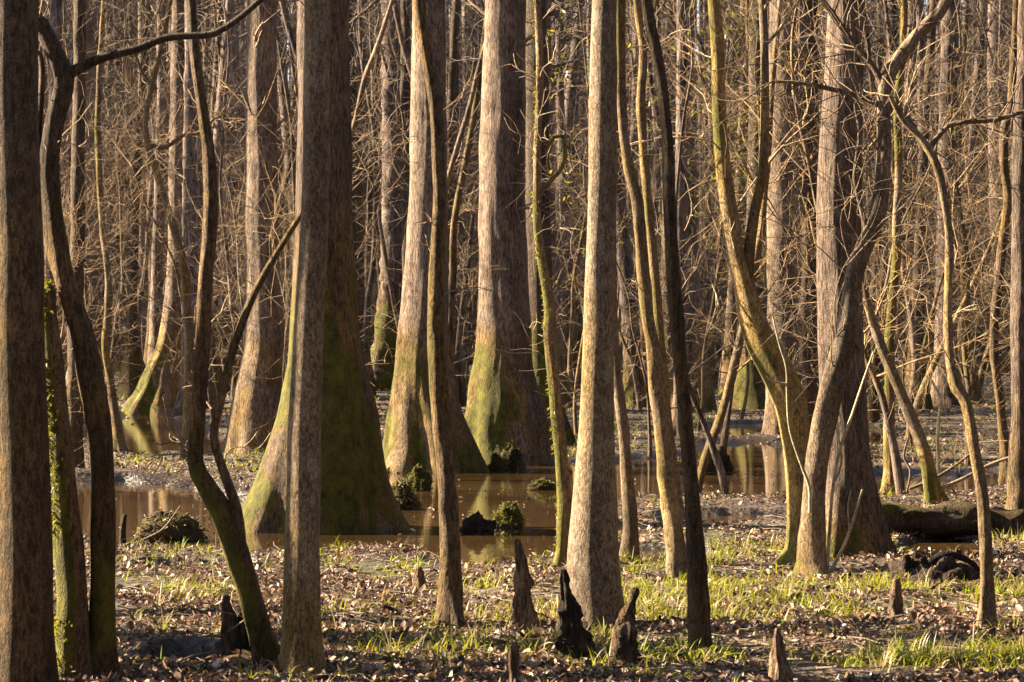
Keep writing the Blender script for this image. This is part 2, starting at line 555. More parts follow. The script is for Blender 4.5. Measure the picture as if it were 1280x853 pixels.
def hero(kind, label, base_v, pts, mat=None, moss=(0, 0), side=0.0, flute=0.0, fl_h=1.2, H=11.0, branches=(), twigs=0, cat='tree', D=None,
         group=None, sides=22, rough=0.05, crown=True, cap=False, tw_L=0.7, knob=0.0, tw_lo=0.15, fuzz=0):
    """a tree traced by (u, v, width) of its trunk from the ground up, standing at the depth where its base meets the ground"""
    _seed[0] += 1
    sd = _seed[0]
    rs = np.random.RandomState(sd)
    D = D or depth(base_v)
    u0 = pts[0][0]
    x0 = (u0 - CX) / F * D
    zg = float(gz(x0, D))
    root = thing(kind, label, cat, (x0, D, zg), group)
    org = np.array((x0, D, zg))
    seen.append((pts[len(pts) // 2][0], max(p_[2] for p_ in pts[1:]), D, x0, cat))

    def W(q):
        return [np.append(P(u, v, D), w / F * D / 2) for (u, v, w) in q]
    w = W(pts)
    b0 = w[0].copy()
    low = b0.copy()
    low[2] = min(b0[2], zg) - 0.3
    low[3] *= 1.06
    w = ([low] if b0[2] - low[2] > 0.02 else []) + w
    top = w[-1]
    ntop = len(w)
    if crown and H > top[2] + 1:
        d = w[-1][:3] - w[-2][:3]
        d /= np.linalg.norm(d)
        z = top.copy()
        while z[2] < H:
            d = d * 0.8 + np.array((0, 0, 0.35)) + rs.randn(3) * 0.03
            d /= np.linalg.norm(d)
            z = z.copy()
            z[:3] = z[:3] + d * 1.2
            z[3] = max(top[3] * (1 - 0.75 * (z[2] - top[2]) / (H - top[2])), 0.02)
            w.append(z)
    if pts[0][2] < 50 and rough == 0.05:
        rough, knob = 0.09, max(knob, 0.14)
    mb = MB()
    seg = max(0.035, min(0.10, w[1][3] * 0.6))
    trunk(mb, w, sides, seg, flute, fl_h, rough, sd, moss, side, zg, cap, knob, 0.1 if flute > 0.07 else 0.14 if pts[0][2] > 50 else 0.42)
    mb.build('trunk', mat or BARK, root, org)
    if fuzz:
        fb = MB()
        line = catmull(w[:ntop], 0.02)
        for _ in range(fuzz):
            q = line[int(rs.rand() ** 0.8 * len(line))] if True else None
            if fbm(q[2] * 3.1, sd, 0, 6, 2) < -0.35 or q[2] < zg:
                continue
            th = math.pi + rs.normal(-0.1, 0.75)
            nrm = np.array((math.cos(th), math.sin(th), 0))
            p = q[:3] + nrm * q[3] * 0.97
            dd = nrm + rs.randn(3) * 0.6
            dd /= np.linalg.norm(dd)
            L = rs.uniform(0.008, 0.034)
            sv = np.cross(dd, rs.randn(3))
            sv /= np.linalg.norm(sv)
            fb.raw([p - sv * 0.0035, p + sv * 0.0035, p + dd * L * 0.6 + sv * 0.003, p + dd * L + (0, 0, -L * 0.4)], [(0, 1, 2), (0, 2, 3)], None, np.array((0.20, 0.185, 0.016)) * rs.uniform(0.5, 1.5))
        o = fb.build('moss', M_GRASS, root, org)
        o['kind'] = 'stuff'
    tb = MB()
    any_t = False
    for q in branches:
        q2 = W(q)
        bb = MB()
        trunk(bb, q2, 10, 0.05, 0, 1, 0.08, sd + len(q), moss if moss[0] <= 0 or side else (moss[0] * 1.5, moss[1] * 0.6), side, zg)
        bb.build('branch', mat or BARK, root, org)
        if twigs:
            spur(tb, rs, catmull(q2, 0.1)[:, :3], max(2, twigs // 2), tw_L, q2[-1][3] * 0.45, 1)
            any_t = True
    if twigs:
        line = catmull(w[1:ntop], 0.15)[:, :3]
        spur(tb, rs, line, twigs, tw_L, max(0.004, w[ntop - 1][3] * 0.16), 1, tw_lo)
        any_t = True
    if any_t:
        o = tb.build('twigs', TWIG, root, org)
        o['kind'] = 'stuff'
    if crown and H > top[2] + 1:
        cb = MB()
        line = w[ntop:]
        for i in range(7):
            q = line[int(rs.uniform(0.25, 0.999) * len(line))]
            grow(cb, rs, q[:3], rdir(rs, np.array((0, 0, 1.0)), rs.uniform(0.5, 1.1)), rs.uniform(1.5, 3.5), q[3] * 0.5, 2, 0.05, 0.2, (3, 5), 4, 0.006)
        cb.build('crown', TWIG, root, org)
    return root


# --- the trees of the foreground, left to right
hero('tupelo_tree', 'thick ridged trunk cut off by the left border, yellow moss low on its lit side', 868,
     [(29, 868, 86), (28, 760, 76), (26, 600, 72), (23, 427, 68), (19, 200, 64), (17, 0, 63)], BARK_D, (2.6, 0.75), 0.6, 0.04, 1.2, 13, D=12.6, rough=0.025)
hero('crooked_tree', 'dark crooked tree forking at the upper left, with a long limb arching right', 872,
     [(127, 872, 38), (128, 760, 33), (130, 640, 31), (126, 570, 30), (121, 520, 30), (106, 427, 30), (92, 385, 27), (79, 345, 25), (69, 300, 26),
      (63, 250, 23), (61, 205, 25), (66, 165, 24), (76, 125, 24), (80, 98, 26), (70, 70, 23), (50, 30, 21), (35, -5, 20)], BARK_D, (2.4, 0.95), 0.3, H=6,
     branches=[[(80, 100, 20), (92, 90, 15), (130, 72, 12), (170, 62, 11), (205, 48, 10), (240, 45, 9), (268, 42, 9), (300, 22, 8), (330, -4, 7)],
               [(60, 205, 12), (50, 185, 10), (48, 165, 9), (51, 120, 8), (50, 70, 7), (30, 52, 6), (0, 46, 5), (-20, 44, 4)]], twigs=4, tw_L=0.3, D=13.0)
hero('snag', 'leaning broken stem coated in bright green moss beside the thick trunk at the left border', 866,
     [(92, 866, 46), (91, 740, 41), (83, 640, 38), (73, 530, 29), (63, 430, 24), (60, 385, 20), (62, 362, 15), (63, 354, 4)], BARK_D, (0, 1.5), 0.85,
     crown=False, cap=True, cat='dead tree', D=12.95, fuzz=5200)
hero('leaning_tree', 'slim dark tree that bows at its foot, with a second stem rising to the right', 862,
     [(340, 862, 34), (322, 777, 31), (302, 707, 30), (281, 645, 28), (257, 604, 24), (245, 577, 21), (249, 500, 20), (254, 427, 19), (258, 350, 18),
      (263, 290, 18), (262, 200, 16), (252, 125, 14), (243, 60, 13), (239, -5, 12)], BARK_D, (2.9, 0.85), 0.45, H=6,
     branches=[[(301, 690, 16), (296, 637, 14), (281, 592, 12), (268, 547, 11), (273, 517, 11), (287, 455, 10), (300, 412, 10), (320, 362, 9), (350, 310, 8), (380, 263, 7)]],
     twigs=7, tw_L=0.35, D=13.4)
hero('young_tupelo', 'straight smooth grey trunk in shade in front of the wide mossy butt', 872,
     [(377, 872, 58), (377, 800, 50), (378, 747, 46), (379, 640, 43), (380, 533, 41), (384, 427, 38), (391, 300, 36), (395, 200, 34), (396, 100, 33), (397, -5, 33)],
     BARK_G, (2.2, 0.5), 0.2, H=12, D=13.1)
hero('tupelo_tree', 'massive tree with a wide skirt-like butt covered in green moss, standing in the water', 657,
     [(398, 660, 192), (399, 640, 178), (403, 587, 152), (408, 533, 128), (406, 470, 102), (404, 427, 90), (404, 330, 78), (405, 200, 69), (404, 0, 66)],
     BARK, (2.9, 1.75), 0.12, 0.17, 1.3, 16, sides=110)
hero('sinuous_tree', 'slim sinuous trunk, dark and mossy above, pale below, before the pool', 797,
     [(562, 797, 34), (562, 747, 28), (560, 640, 24), (552, 533, 24), (546, 427, 23), (547, 325, 19), (551, 250, 17), (550, 200, 17), (545, 125, 16), (532, 55, 16), (523, -5, 14)],
     BARK_D, (0, 0.75), 0.3, H=7, twigs=3, tw_L=0.3)
hero('tupelo_tree', 'fluted grey-brown butt at the far edge of the pool, partly behind the sinuous trunk', 586,
     [(534, 588, 120), (533, 560, 104), (530, 533, 92), (528, 480, 75), (528, 427, 64), (534, 300, 52), (535, 200, 46), (536, 0, 42)],
     BARK, (1.9, 1.25), 0.25, 0.2, 1.6, 18, sides=90)
hero('tupelo_tree', 'tall straight tree with a sunlit left edge and mossy butt beside round moss hummocks', 577,
     [(635, 580, 118), (634, 560, 108), (632, 533, 99), (629, 480, 82), (630, 427, 68), (628, 300, 60), (628, 200, 57), (632, 0, 51)],
     BARK, (1.9, 1.4), 0.3, 0.17, 1.6, 19, sides=90, twigs=5, tw_L=0.9, tw_lo=0.5)
hero('tupelo_tree', 'shaded mossy trunk half hidden behind the right side of the tall sunlit-edged tree', 560,
     [(684, 560, 64), (680, 520, 52), (676, 450, 40), (674, 350, 34), (672, 200, 30), (670, 0, 28)], BARK_D, (2.6, 1.7), 0.0, 0.15, 1.6, 19)
hero('slim_tree', 'thin mossy stem with a hooked side branch, its dark foot at the pool edge', 712,
     [(705, 713, 26), (705, 690, 20), (705, 640, 18), (702, 577, 17), (695, 502, 16), (687, 427, 15), (687, 380, 13), (678, 325, 11), (672, 275, 10), (672, 200, 9), (675, 100, 9), (672, -5, 8)],
     BARK_G, (0, 0.8), 0.75, fuzz=700, H=8, branches=[[(673, 245, 7), (690, 225, 6), (702, 210, 6), (706, 190, 6), (703, 170, 5), (692, 172, 5), (681, 192, 4)]], twigs=8, tw_L=0.45, tw_lo=0.4)
hero('tupelo_tree', 'smooth straight trunk in the middle foreground, left half in full sun, swelling at the base', 786,
     [(746, 788, 68), (744, 760, 66), (742, 707, 64), (744, 640, 56), (746, 533, 44), (748, 427, 39), (751, 320, 36), (753, 213, 35), (755, 100, 34), (757, -5, 30)],
     BARK_G, (1.9, 0.6), 0.6, 0.05, 0.7, 12, sides=30)
hero('slim_tree', 'thin pale stem just right of the smooth sunlit trunk, foot in a wet strip', 697,
     [(788, 698, 24), (788, 640, 17), (778, 533, 14), (768, 430, 12), (764, 300, 11), (768, 150, 10), (770, -5, 9)], BARK_G, (1.0, 0.4), 0.5, H=8)
hero('slim_tree', 'mossy sunlit stem curving down to the right, leftmost of the close trio right of centre', 724,
     [(850, 726, 30), (848, 712, 25), (842, 652, 22), (832, 577, 20), (822, 502, 18), (815, 427, 16), (810, 400, 15), (803, 325, 14), (795, 250, 14), (785, 200, 13), (777, 125, 12), (776, -5, 12)],
     BARK_G, (0, 0.85), 0.75, H=8, twigs=4, tw_L=0.4, tw_lo=0.5)
hero('slim_tree', 'thin greenish stem between its mossy and its dark neighbour in the close trio', 655,
     [(846, 657, 20), (842, 600, 15), (834, 520, 13), (825, 427, 12), (820, 350, 11), (812, 275, 11), (805, 200, 11), (802, 125, 11), (804, 65, 11), (795, -5, 9)],
     BARK_G, (0, 0.7), 0.6, H=9, branches=[[(804, 70, 8), (815, 40, 7), (822, -5, 6)]], twigs=4, tw_L=0.4, tw_lo=0.5)
hero('slim_tree', 'dark almost black stem, rightmost and nearest of the close trio right of centre', 835,
     [(877, 837, 34), (875, 815, 28), (872, 747, 25), (865, 640, 20), (857, 533, 18), (848, 427, 17), (839, 300, 15), (836, 225, 15), (832, 150, 14), (822, 75, 14), (807, -5, 13)],
     BARK_D, (0, 0.45), 0.4, H=7)
hero('slim_tree', 'thin stem leaning right out of the pool bank behind the dark stem', 618,
     [(869, 620, 15), (873, 605, 12), (881, 577, 11), (898, 527, 11), (912, 477, 10), (926, 420, 10), (940, 350, 9), (951, 290, 8), (958, 225, 8), (966, 100, 7), (975, -5, 6)],
     BARK_G, (0, 0.6), 0.6, H=8, twigs=6, tw_L=0.6)
hero('forked_tree', 'mossy stout trunk leaning left and forking into two tall stems, sunlit at its spreading foot', 728,
     [(985, 729, 62), (990, 712, 44), (997, 690, 33), (999, 652, 31), (996, 577, 33), (988, 502, 42), (968, 455, 43), (952, 427, 40), (938, 390, 33), (930, 355, 26), (920, 320, 22), (913, 275, 22), (905, 213, 20), (900, 150, 18), (897, 75, 17), (892, -5, 16)],
     BARK_G, (0, 0.62), 0.4, 0.12, 0.6, 9, twigs=6, tw_L=0.8, tw_lo=0.5, D=19.4,
     branches=[[(937, 385, 24), (935, 340, 17), (942, 275, 14), (951, 230, 12), (955, 190, 12), (956, 100, 11), (953, -5, 10)]])
hero('crooked_tree', 'pale trunk bending right above and splitting into crooked limbs, before the big pinkish tree', 740,
     [(1014, 743, 46), (1015, 715, 33), (1016, 652, 29), (1022, 577, 28), (1036, 502, 29), (1051, 440, 27), (1060, 400, 24), (1067, 350, 21), (1080, 310, 20), (1097, 268, 20), (1106, 200, 18), (1104, 140, 17), (1107, 100, 17),
      (1125, 70, 16), (1160, 30, 15), (1188, -8, 14)], BARK_G, (1.4, 0.5), 0.6, H=5.5, D=18.6, twigs=22, tw_L=0.8, tw_lo=0.4,
     branches=[[(1106, 112, 11), (1090, 82, 8), (1060, 45, 7), (1042, 18, 6), (1022, -8, 5)],
               [(1104, 135, 10), (1080, 122, 7), (1035, 111, 6), (1000, 104, 5), (965, 102, 4)],
               [(1104, 130, 10), (1128, 138, 8), (1145, 165, 8), (1160, 185, 8), (1186, 157, 7), (1215, 152, 6), (1245, 150, 6), (1285, 138, 5)],
               [(1086, 300, 8), (1076, 260, 6), (1068, 220, 5), (1074, 170, 4), (1068, 130, 3)]])
hero('tupelo_tree', 'large tall tree with pinkish sunlit left face and dark spreading foot, right of centre', 726,
     [(1064, 730, 120), (1063, 705, 100), (1061, 660, 84), (1057, 600, 66), (1054, 533, 58), (1051, 427, 56), (1050, 300, 55), (1051, 200, 53), (1055, 100, 48), (1057, -5, 44)],
     BARK, (0.45, 0.7), 0.4, 0.14, 0.7, 15, sides=90, D=20.2)
hero('slim_tree', 'upright stem ringed with patches of yellow moss, in front of the far right pool', 611,
     [(1112, 613, 20), (1112, 590, 15), (1112, 552, 14), (1112, 477, 13), (1112, 427, 12), (1115, 375, 11), (1120, 320, 11), (1121, 280, 11), (1123, 213, 10), (1122, 135, 10), (1128, 60, 8), (1130, -5, 8)],
     BARK_G, (0, 1.0), 0.5, H=9, twigs=10, tw_L=0.7, tw_lo=0.3, fuzz=600)
hero('leaning_tree', 'mossy stem leaning left with its foot behind the rotting log', 634,
     [(1168, 636, 24), (1164, 610, 20), (1158, 580, 18), (1150, 552, 16), (1135, 512, 15), (1116, 467, 13), (1098, 425, 12), (1086, 385, 10), (1076, 340, 8), (1066, 270, 6)],
     BARK_G, (0, 0.8), 0.4, crown=False, twigs=6, tw_L=0.6)
hero('slim_tree', 'thin kinked tree curving from the lower right up to the left, beside the cut knee', 790,
     [(1235, 792, 24), (1235, 727, 17), (1232, 652, 16), (1227, 602, 15), (1217, 552, 14), (1209, 505, 13), (1197, 482, 15), (1189, 455, 11), (1186, 400, 11), (1187, 300, 10), (1181, 250, 10), (1170, 205, 10), (1150, 172, 9), (1128, 150, 7), (1112, 120, 5)],
     BARK_G, (0, 0.35), 0.5, crown=False, twigs=9, tw_L=0.45, tw_lo=0.5)
hero('young_tupelo', 'upright trunk cut by the right border, in front of the end of the rotting log', 663,
     [(1273, 665, 34), (1273, 620, 27), (1274, 540, 24), (1275, 427, 23), (1277, 213, 22), (1281, 100, 21), (1284, -5, 20)], BARK, (1.2, 0.5), 0.5, H=12)
hero('sinuous_tree', 'thin dark sinuous stem near the right border, behind the log', 598,
     [(1258, 600, 18), (1256, 560, 12), (1250, 502, 11), (1242, 427, 11), (1252, 320, 11), (1260, 250, 11), (1255, 205, 11), (1256, 160, 11), (1265, 125, 10), (1268, 60, 9), (1271, -5, 8)],
     BARK_D, (0, 0.4), 0.4, H=9, twigs=8, tw_L=0.7, tw_lo=0.4)

# --- the second row, beyond the pool
hero('tupelo_tree', 'brown trunk with a swollen foot left of the massive mossy tree', 571,
     [(320, 573, 82), (321, 545, 74), (324, 500, 64), (330, 427, 51), (328, 320, 44), (327, 213, 41), (327, 0, 37)], BARK, (1.7, 0.85), 0.3, 0.08, 1.4, 19, sides=60, twigs=5, tw_L=1.0, tw_lo=0.5)
hero('tupelo_tree', 'leaning pale tree with a flared green-streaked foot beyond the left puddle', 517,
     [(194, 519, 76), (199, 495, 56), (206, 460, 43), (214, 427, 34), (221, 330, 25), (223, 200, 24), (226, 0, 22)], BARK, (2.2, 1.15), 0.3, 0.18, 2.0, 20, sides=60)
hero('tupelo_tree', 'upright trunk directly right of the leaning pale tree with flared foot', 519,
     [(238, 521, 32), (238, 480, 25), (238, 427, 22), (239, 213, 20), (241, 0, 18)], BARK_FAR, (1.2, 0.3), 0.3, 0.05, 1.5, 20)
hero('tupelo_tree', 'broad brown far trunk showing behind the crooked tree on the left', 502,
     [(104, 503, 56), (105, 470, 44), (107, 427, 38), (108, 213, 34), (108, 0, 31)], BARK, (1.6, 0.5), 0.4, 0.1, 2, 20)
hero('young_tupelo', 'short view of a dark trunk between the snag and the crooked tree', 592,
     [(91, 594, 26), (92, 540, 22), (95, 427, 19), (98, 200, 17), (100, 0, 15)], BARK_D, (1.2, 0.4), 0.3, 0.08, 1, 12)
hero('tupelo_tree', 'far tree with a yellow-green moss-covered foot between two big fluted butts', 498,
     [(476, 500, 48), (478, 470, 44), (484, 430, 36), (490, 370, 32), (492, 300, 31), (492, 0, 29)], BARK_FAR, (3.4, 1.8), 0.1, 0.1, 2, 21)
hero('slim_tree', 'dark narrow trunk close behind the far tree with yellow-green foot', 520,
     [(512, 522, 16), (510, 427, 13), (507, 200, 12), (506, 0, 11)], BARK_D, (1.2, 0.5), 0.3, H=18)
hero('tupelo_tree', 'whitish curved trunk with stained foot, right of the smooth middle trunk', 514,
     [(793, 516, 36), (792, 480, 28), (790, 427, 23), (783, 350, 20), (776, 280, 18), (772, 150, 16), (772, 0, 15)], BARK_FAR, (1.8, 0.7), 0.3, 0.1, 2, 18)
hero('tupelo_tree', 'broad sunlit trunk left of and behind the big pinkish tree', 546,
     [(984, 548, 62), (982, 515, 50), (980, 470, 44), (979, 427, 41), (979, 200, 38), (980, 0, 35)], BARK, (1.2, 0.4), 0.3, 0.1, 1.6, 20, sides=60)
hero('tupelo_tree', 'darker trunk squeezed between the broad sunlit trunk and the big pinkish tree', 563,
     [(1008, 565, 46), (1008, 530, 36), (1009, 427, 28), (1010, 200, 25), (1011, 0, 23)], BARK_D, (1.2, 0.4), 0.3, 0.1, 1.4, 17)
hero('tupelo_tree', 'far mossy flared foot behind the leaning thin stem', 516,
     [(940, 518, 56), (940, 490, 44), (942, 450, 32), (944, 400, 26), (946, 200, 23), (948, 0, 21)], BARK, (2.4, 1.1), 0.2, 0.14, 2, 20)
hero('tupelo_tree', 'grey trunk flaring at the foot behind the kinked thin tree', 511,
     [(1184, 513, 46), (1183, 480, 36), (1183, 427, 29), (1184, 300, 25), (1187, 100, 23), (1189, 0, 22)], BARK_FAR, (0.9, 0.3), 0.3, 0.1, 2, 20)
hero('slim_tree', 'pale thin trunk left of the grey flaring trunk at right', 504,
     [(1144, 506, 24), (1146, 470, 17), (1148, 427, 15), (1152, 340, 13), (1154, 200, 11), (1150, 0, 10)], BARK_FAR, (1.5, 0.5), 0.4, H=17)
hero('tupelo_tree', 'far flared foot at the right border beyond the sinuous dark stem', 484,
     [(1252, 486, 52), (1253, 460, 42), (1254, 427, 33), (1250, 300, 27), (1246, 100, 24), (1246, 0, 22)], BARK_FAR, (2.5, 0.7), 0.4, 0.12, 2.4, 21)
hero('slim_tree', 'thin trunk with pale lit edge right of the dark stem of the close trio', 552,
     [(846, 554, 18), (848, 500, 14), (850, 427, 14), (852, 200, 14), (853, 0, 13)], BARK_FAR, (1.0, 0.5), 0.4, H=18, twigs=8, tw_L=1.0, tw_lo=0.4)
hero('slim_tree', 'curved mossy-footed stem in front of the grey flaring trunk at right', 509,
     [(1221, 511, 15), (1218, 470, 11), (1212, 427, 10), (1207, 375, 10), (1204, 325, 9), (1199, 290, 9), (1197, 240, 8), (1200, 100, 7), (1196, 0, 6)], BARK_G, (0, 0.6), 0.5, H=16, twigs=8, tw_L=1.0, tw_lo=0.4)
hero('slim_tree', 'thin mossy stem curving beside the left puddle', 565,
     [(150, 567, 16), (146, 530, 12), (138, 480, 10), (132, 430, 9), (136, 360, 9), (128, 280, 8), (122, 150, 7), (130, 0, 6)], BARK_G, (0, 0.7), 0.5, H=10, twigs=10, tw_L=0.7, tw_lo=0.3)
hero('slim_tree', 'thin twiggy stem whose lit limb slants right above the fluted butts', 560,
     [(408, 562, 12), (412, 470, 10), (408, 380, 9), (404, 300, 8), (406, 230, 8), (416, 203, 7), (440, 165, 7), (456, 100, 6), (474, 50, 6), (492, -5, 5)], TWIG, (0, 0.0), 0, crown=False, twigs=14, tw_L=0.8, tw_lo=0.3)
hero('slim_tree', 'thin bent stem with a knobbly elbow at mid height, left of the brown swollen trunk', 580,
     [(232, 582, 13), (234, 500, 11), (236, 427, 11), (233, 370, 11), (230, 330, 10), (212, 270, 9), (196, 215, 9), (186, 185, 8), (182, 150, 7), (190, 110, 6), (202, 60, 5), (215, -5, 5)],
     BARK_G, (0, 0.5), 0.4, crown=False, branches=[[(184, 180, 6), (205, 185, 5), (228, 170, 5), (250, 165, 4), (275, 140, 3)], [(196, 112, 5), (180, 95, 4), (165, 60, 3), (140, 30, 3)]], twigs=26, tw_L=0.8, tw_lo=0.3)


# ------------------------------------------------------------------ the wood behind: copies of a few kinds
def proto_tree(name, cat, sd, H, r, flare, mat, limb0, nl, moss=(1.2, 0.6), lean=0.02, twl=2):
    rs = np.random.RandomState(sd)
    root = thing(name, '-', cat, (0, 0, 0))
    pts, c, d = [], np.array((0, 0, -0.4)), np.array((0, 0, 1.0))
    n = 12
    for i in range(n):
        z = c[2]
        t = i / (n - 1)
        pts.append(np.append(c, r * (1 - 0.8 * t) * (1 + flare * math.exp(-max(z, 0) * 1.1))))
        d = d + rs.randn(3) * lean
        d[2] = 1
        c = c + d * ((0.4 + 0.45) / 1 if i < 4 else (H - 3) / (n - 5))
    mb = MB()
    trunk(mb, pts, 16, max(0.15, r), 0.12 if flare > 0.5 else 0.03, 1.8, 0.05, sd, moss, 0.3, 0)
    mb.build('trunk', mat, root)
    cb = MB()
    line = catmull(pts, 0.3)
    for _ in range(nl):
        z = limb0 + (H - limb0) * rs.rand() ** 0.8
        q = line[min(len(line) - 2, int(np.searchsorted(line[:, 2], z)))]
        a = rs.rand() * 6.28
        el = rs.uniform(-0.1, 0.9)
        d0 = np.array((math.cos(a) * math.cos(el), math.sin(a) * math.cos(el), math.sin(el)))
        grow(cb, rs, q[:3], d0, rs.uniform(0.9, 2.6) * (0.5 + H / 26), max(0.012, q[3] * 0.3), twl, 0.05, 0.22, (3, 6), 4, 0.006)
    cb.build('crown', TWIG_FAR, root)
    return root


def proto_sapling(sd, H, r, nl, mat, moss):
    rs = np.random.RandomState(sd)
    root = thing('sapling', '-', 'sapling', (0, 0, 0))
    pts, c, d = [], np.array((0, 0, -0.3)), np.array((0, 0, 1.0))
    n = 11
    for i in range(n):
        pts.append(np.append(c, max(r * (1 - 0.75 * i / (n - 1)), 0.006) * (1.35 if i < 2 else 1)))
        d = d * 0.8 + rs.randn(3) * 0.14
        d[2] = max(d[2], 0.5) + 0.25
        d /= np.linalg.norm(d)
        c = c + d * H / (n - 1)
    mb = MB()
    trunk(mb, pts, 8, 0.18, 0, 1, 0.1, sd, moss, 0.5, 0, knob=0.2)
    mb.build('trunk', mat, root)
    cb = MB()
    line = catmull(pts, 0.2)
    for _ in range(nl):
        q = line[int(len(line) * rs.uniform(0.2, 0.98))]
        a = rs.rand() * 6.28
        el = rs.uniform(0.0, 0.9)
        d0 = np.array((math.cos(a) * math.cos(el), math.sin(a) * math.cos(el), math.sin(el)))
        grow(cb, rs, q[:3], d0, rs.uniform(0.9, 2.8), max(0.008, q[3] * 0.42), 2, 0.03, 0.36, (4, 8), 4, 0.0032, moss[1] * 0.4)
    cb.build('crown', TWIG, root)
    return root


TUP = [proto_tree('tupelo_tree', 'tree', 40 + i, 19 + i, (0.2, 0.23, 0.28, 0.18, 0.33)[i], (1.2, 0.9, 1.1, 1.5, 1.0)[i], (BARK_FAR, BARK, BARK_FAR, BARK_D, BARK)[i], 6.5, 15,
                  (2.2, (0.8, 1.0, 0.6, 1.1, 0.9)[i])) for i in range(5)]
SLIM = [proto_tree('slim_tree', 'tree', 60 + i, 12 + i, (0.065, 0.08, 0.1, 0.075, 0.055)[i], 0.4, (BARK_FAR, BARK_FAR, BARK_D, BARK, BARK_G)[i], 3.2, 11,
                   (0, (0.6, 0.3, 0.4, 0.2, 0.5)[i]), 0.1) for i in range(5)]
SAP = [proto_sapling(80 + i, (5.0, 6.2, 4.2, 7.0, 5.5, 6.5)[i], (0.028, 0.035, 0.024, 0.042, 0.03, 0.036)[i], (9, 11, 8, 12, 10, 11)[i], (BARK_G, BARK_FAR)[i % 2], (0, (0.5, 0.0, 0.3, 0.7, 0.2, 0.5)[i])) for i in range(6)]

HERO_POS = [(o.location.x, o.location.y) for o in COL.objects if o.type == 'EMPTY' and o.get('label', '-') != '-']


def scatter(protos, n, u_rng, d_rng, label, group, gap, s_rng, seed, dens=None, big=0.0, short=None):
    rs = np.random.RandomState(seed)
    got, tries, out = [], 0, []
    while len(got) < n and tries < n * 60:
        tries += 1
        u = rs.uniform(*u_rng)
        D = math.sqrt(rs.uniform(d_rng[0] ** 2, d_rng[1] ** 2)) if d_rng[1] / d_rng[0] > 1.3 else rs.uniform(*d_rng)
        x = (u - CX) / F * D
        if dens and not dens(u, D, rs):
            continue
        if big and any(D < hd + 1 and abs(u - hu) < hw * 0.55 + big * F / D for hu, hw, hd, hx, hc in seen if hd > 35 and hw > 24):
            continue
        if big and any(0 < (x - hx) * -0.974 + (D - hd) * 0.225 < 60 and abs((x - hx) * 0.225 + (D - hd) * 0.974) < 0.5 + big for hu, hw, hd, hx, hc in seen if hd > 24 and hw > 30):
            continue
        if any((x - a) ** 2 + (D - b) ** 2 < gap ** 2 for a, b in got) or any((x - a) ** 2 + (D - b) ** 2 < (gap * 0.7) ** 2 for a, b in HERO_POS):
            continue
        z = float(gz(x, D))
        if z < 0.0 and D < 60 and rs.rand() < 0.85:
            continue
        got.append((x, D))
        pr = protos[rs.randint(len(protos))]
        out.append((u, D, dup(pr, (x, D, max(z, -0.1)), rs.uniform(0, 6.28), rs.uniform(*s_rng), label, group)))
    if short:                                    # single each one out by the two near trees it is seen between
        gaps = {}
        for u, D, o in out:
            k = sum(1 for a, _ in ANCHORS if a < u)
            gaps.setdefault(k, []).append((D, o))
        for k, L in gaps.items():
            L.sort(key=lambda q: q[0])
            for i, (D, o) in enumerate(L):
                if k == 0:
                    o['label'] = '%s, %s of those left of the left border trunk' % (short, ORD[i])
                elif k == len(ANCHORS):
                    o['label'] = '%s, %s of those right of the right border trunk' % (short, ORD[i])
                else:
                    o['label'] = '%s, %s between the %s and the %s' % (short, ORD[i], ANCHORS[k - 1][1], ANCHORS[k][1])
    return [o for _, _, o in out]


ORD = ['nearest', 'second nearest', 'third nearest', 'fourth nearest', 'fifth nearest', 'sixth nearest', 'seventh nearest', 'eighth nearest', 'ninth nearest', 'tenth nearest'] + ['farthest'] * 30
ANCHORS = [(23, 'left border trunk'), (95, 'crooked tree'), (257, 'bowed tree'), (330, 'brown swollen trunk'), (388, 'shaded smooth trunk'), (528, 'fluted butt'), (630, 'sunlit-edged tree'), (687, 'hooked mossy stem'),
           (749, 'sunlit smooth trunk'), (846, 'dark trio stem'), (940, 'forked tree'), (1051, 'big pinkish tree'), (1113, 'moss-ringed stem'), (1187, 'kinked tree'), (1275, 'right border trunk')]


def clear_lane(u, D, rs):            # keep the open ground over the pool open
    if D < 60 and 560 < u < 760:
        return rs.rand() < 0.4
    return True


scatter(TUP, 34, (-80, 1360), (48, 75), 'tall tupelo trunk with swollen foot in the first rows beyond the flooded clearing', 'tupelos in the first rows beyond the clearing', 2.2, (0.8, 1.1), 1, clear_lane, 0.3, 'swollen-footed far trunk')
scatter(TUP, 95, (-120, 1400), (75, 135), 'tall straight grey-brown trunk deep in the wood behind the clearing', 'tall trunks deep in the wood', 2.0, (0.8, 1.2), 2, None, 0.3)
scatter(SLIM, 34, (-80, 1360), (42, 75), 'slim bare tree among the first rows beyond the flooded clearing', 'slim bare trees in the first rows beyond the clearing', 1.2, (0.8, 1.15), 3, clear_lane, 0.1, 'slim far tree')
scatter(SLIM, 112, (-120, 1400), (75, 135), 'thin bare pole of a tree deep in the wood behind the clearing', 'thin poles deep in the wood', 1.0, (0.8, 1.3), 4, None, 0.1)
scatter(SAP, 21, (-40, 1320), (27, 42), 'twiggy bare sapling rising from the banks around the pool', 'saplings on the banks around the pool', 1.0, (0.7, 1.0), 5, lambda u, D, rs: u < 420 or u > 860 or rs.rand() < 0.4, 0.02, 'twiggy bank sapling')
scatter(SAP, 84, (-80, 1360), (42, 95), 'twiggy bare sapling in the understorey beyond the clearing', 'understorey saplings beyond the clearing', 0.8, (0.8, 1.35), 6, None, 0.02, 'twiggy far sapling')
for pr in TUP + SLIM + SAP:
    for c in list(pr.children):
        bpy.data.objects.remove(c)
    bpy.data.objects.remove(pr)


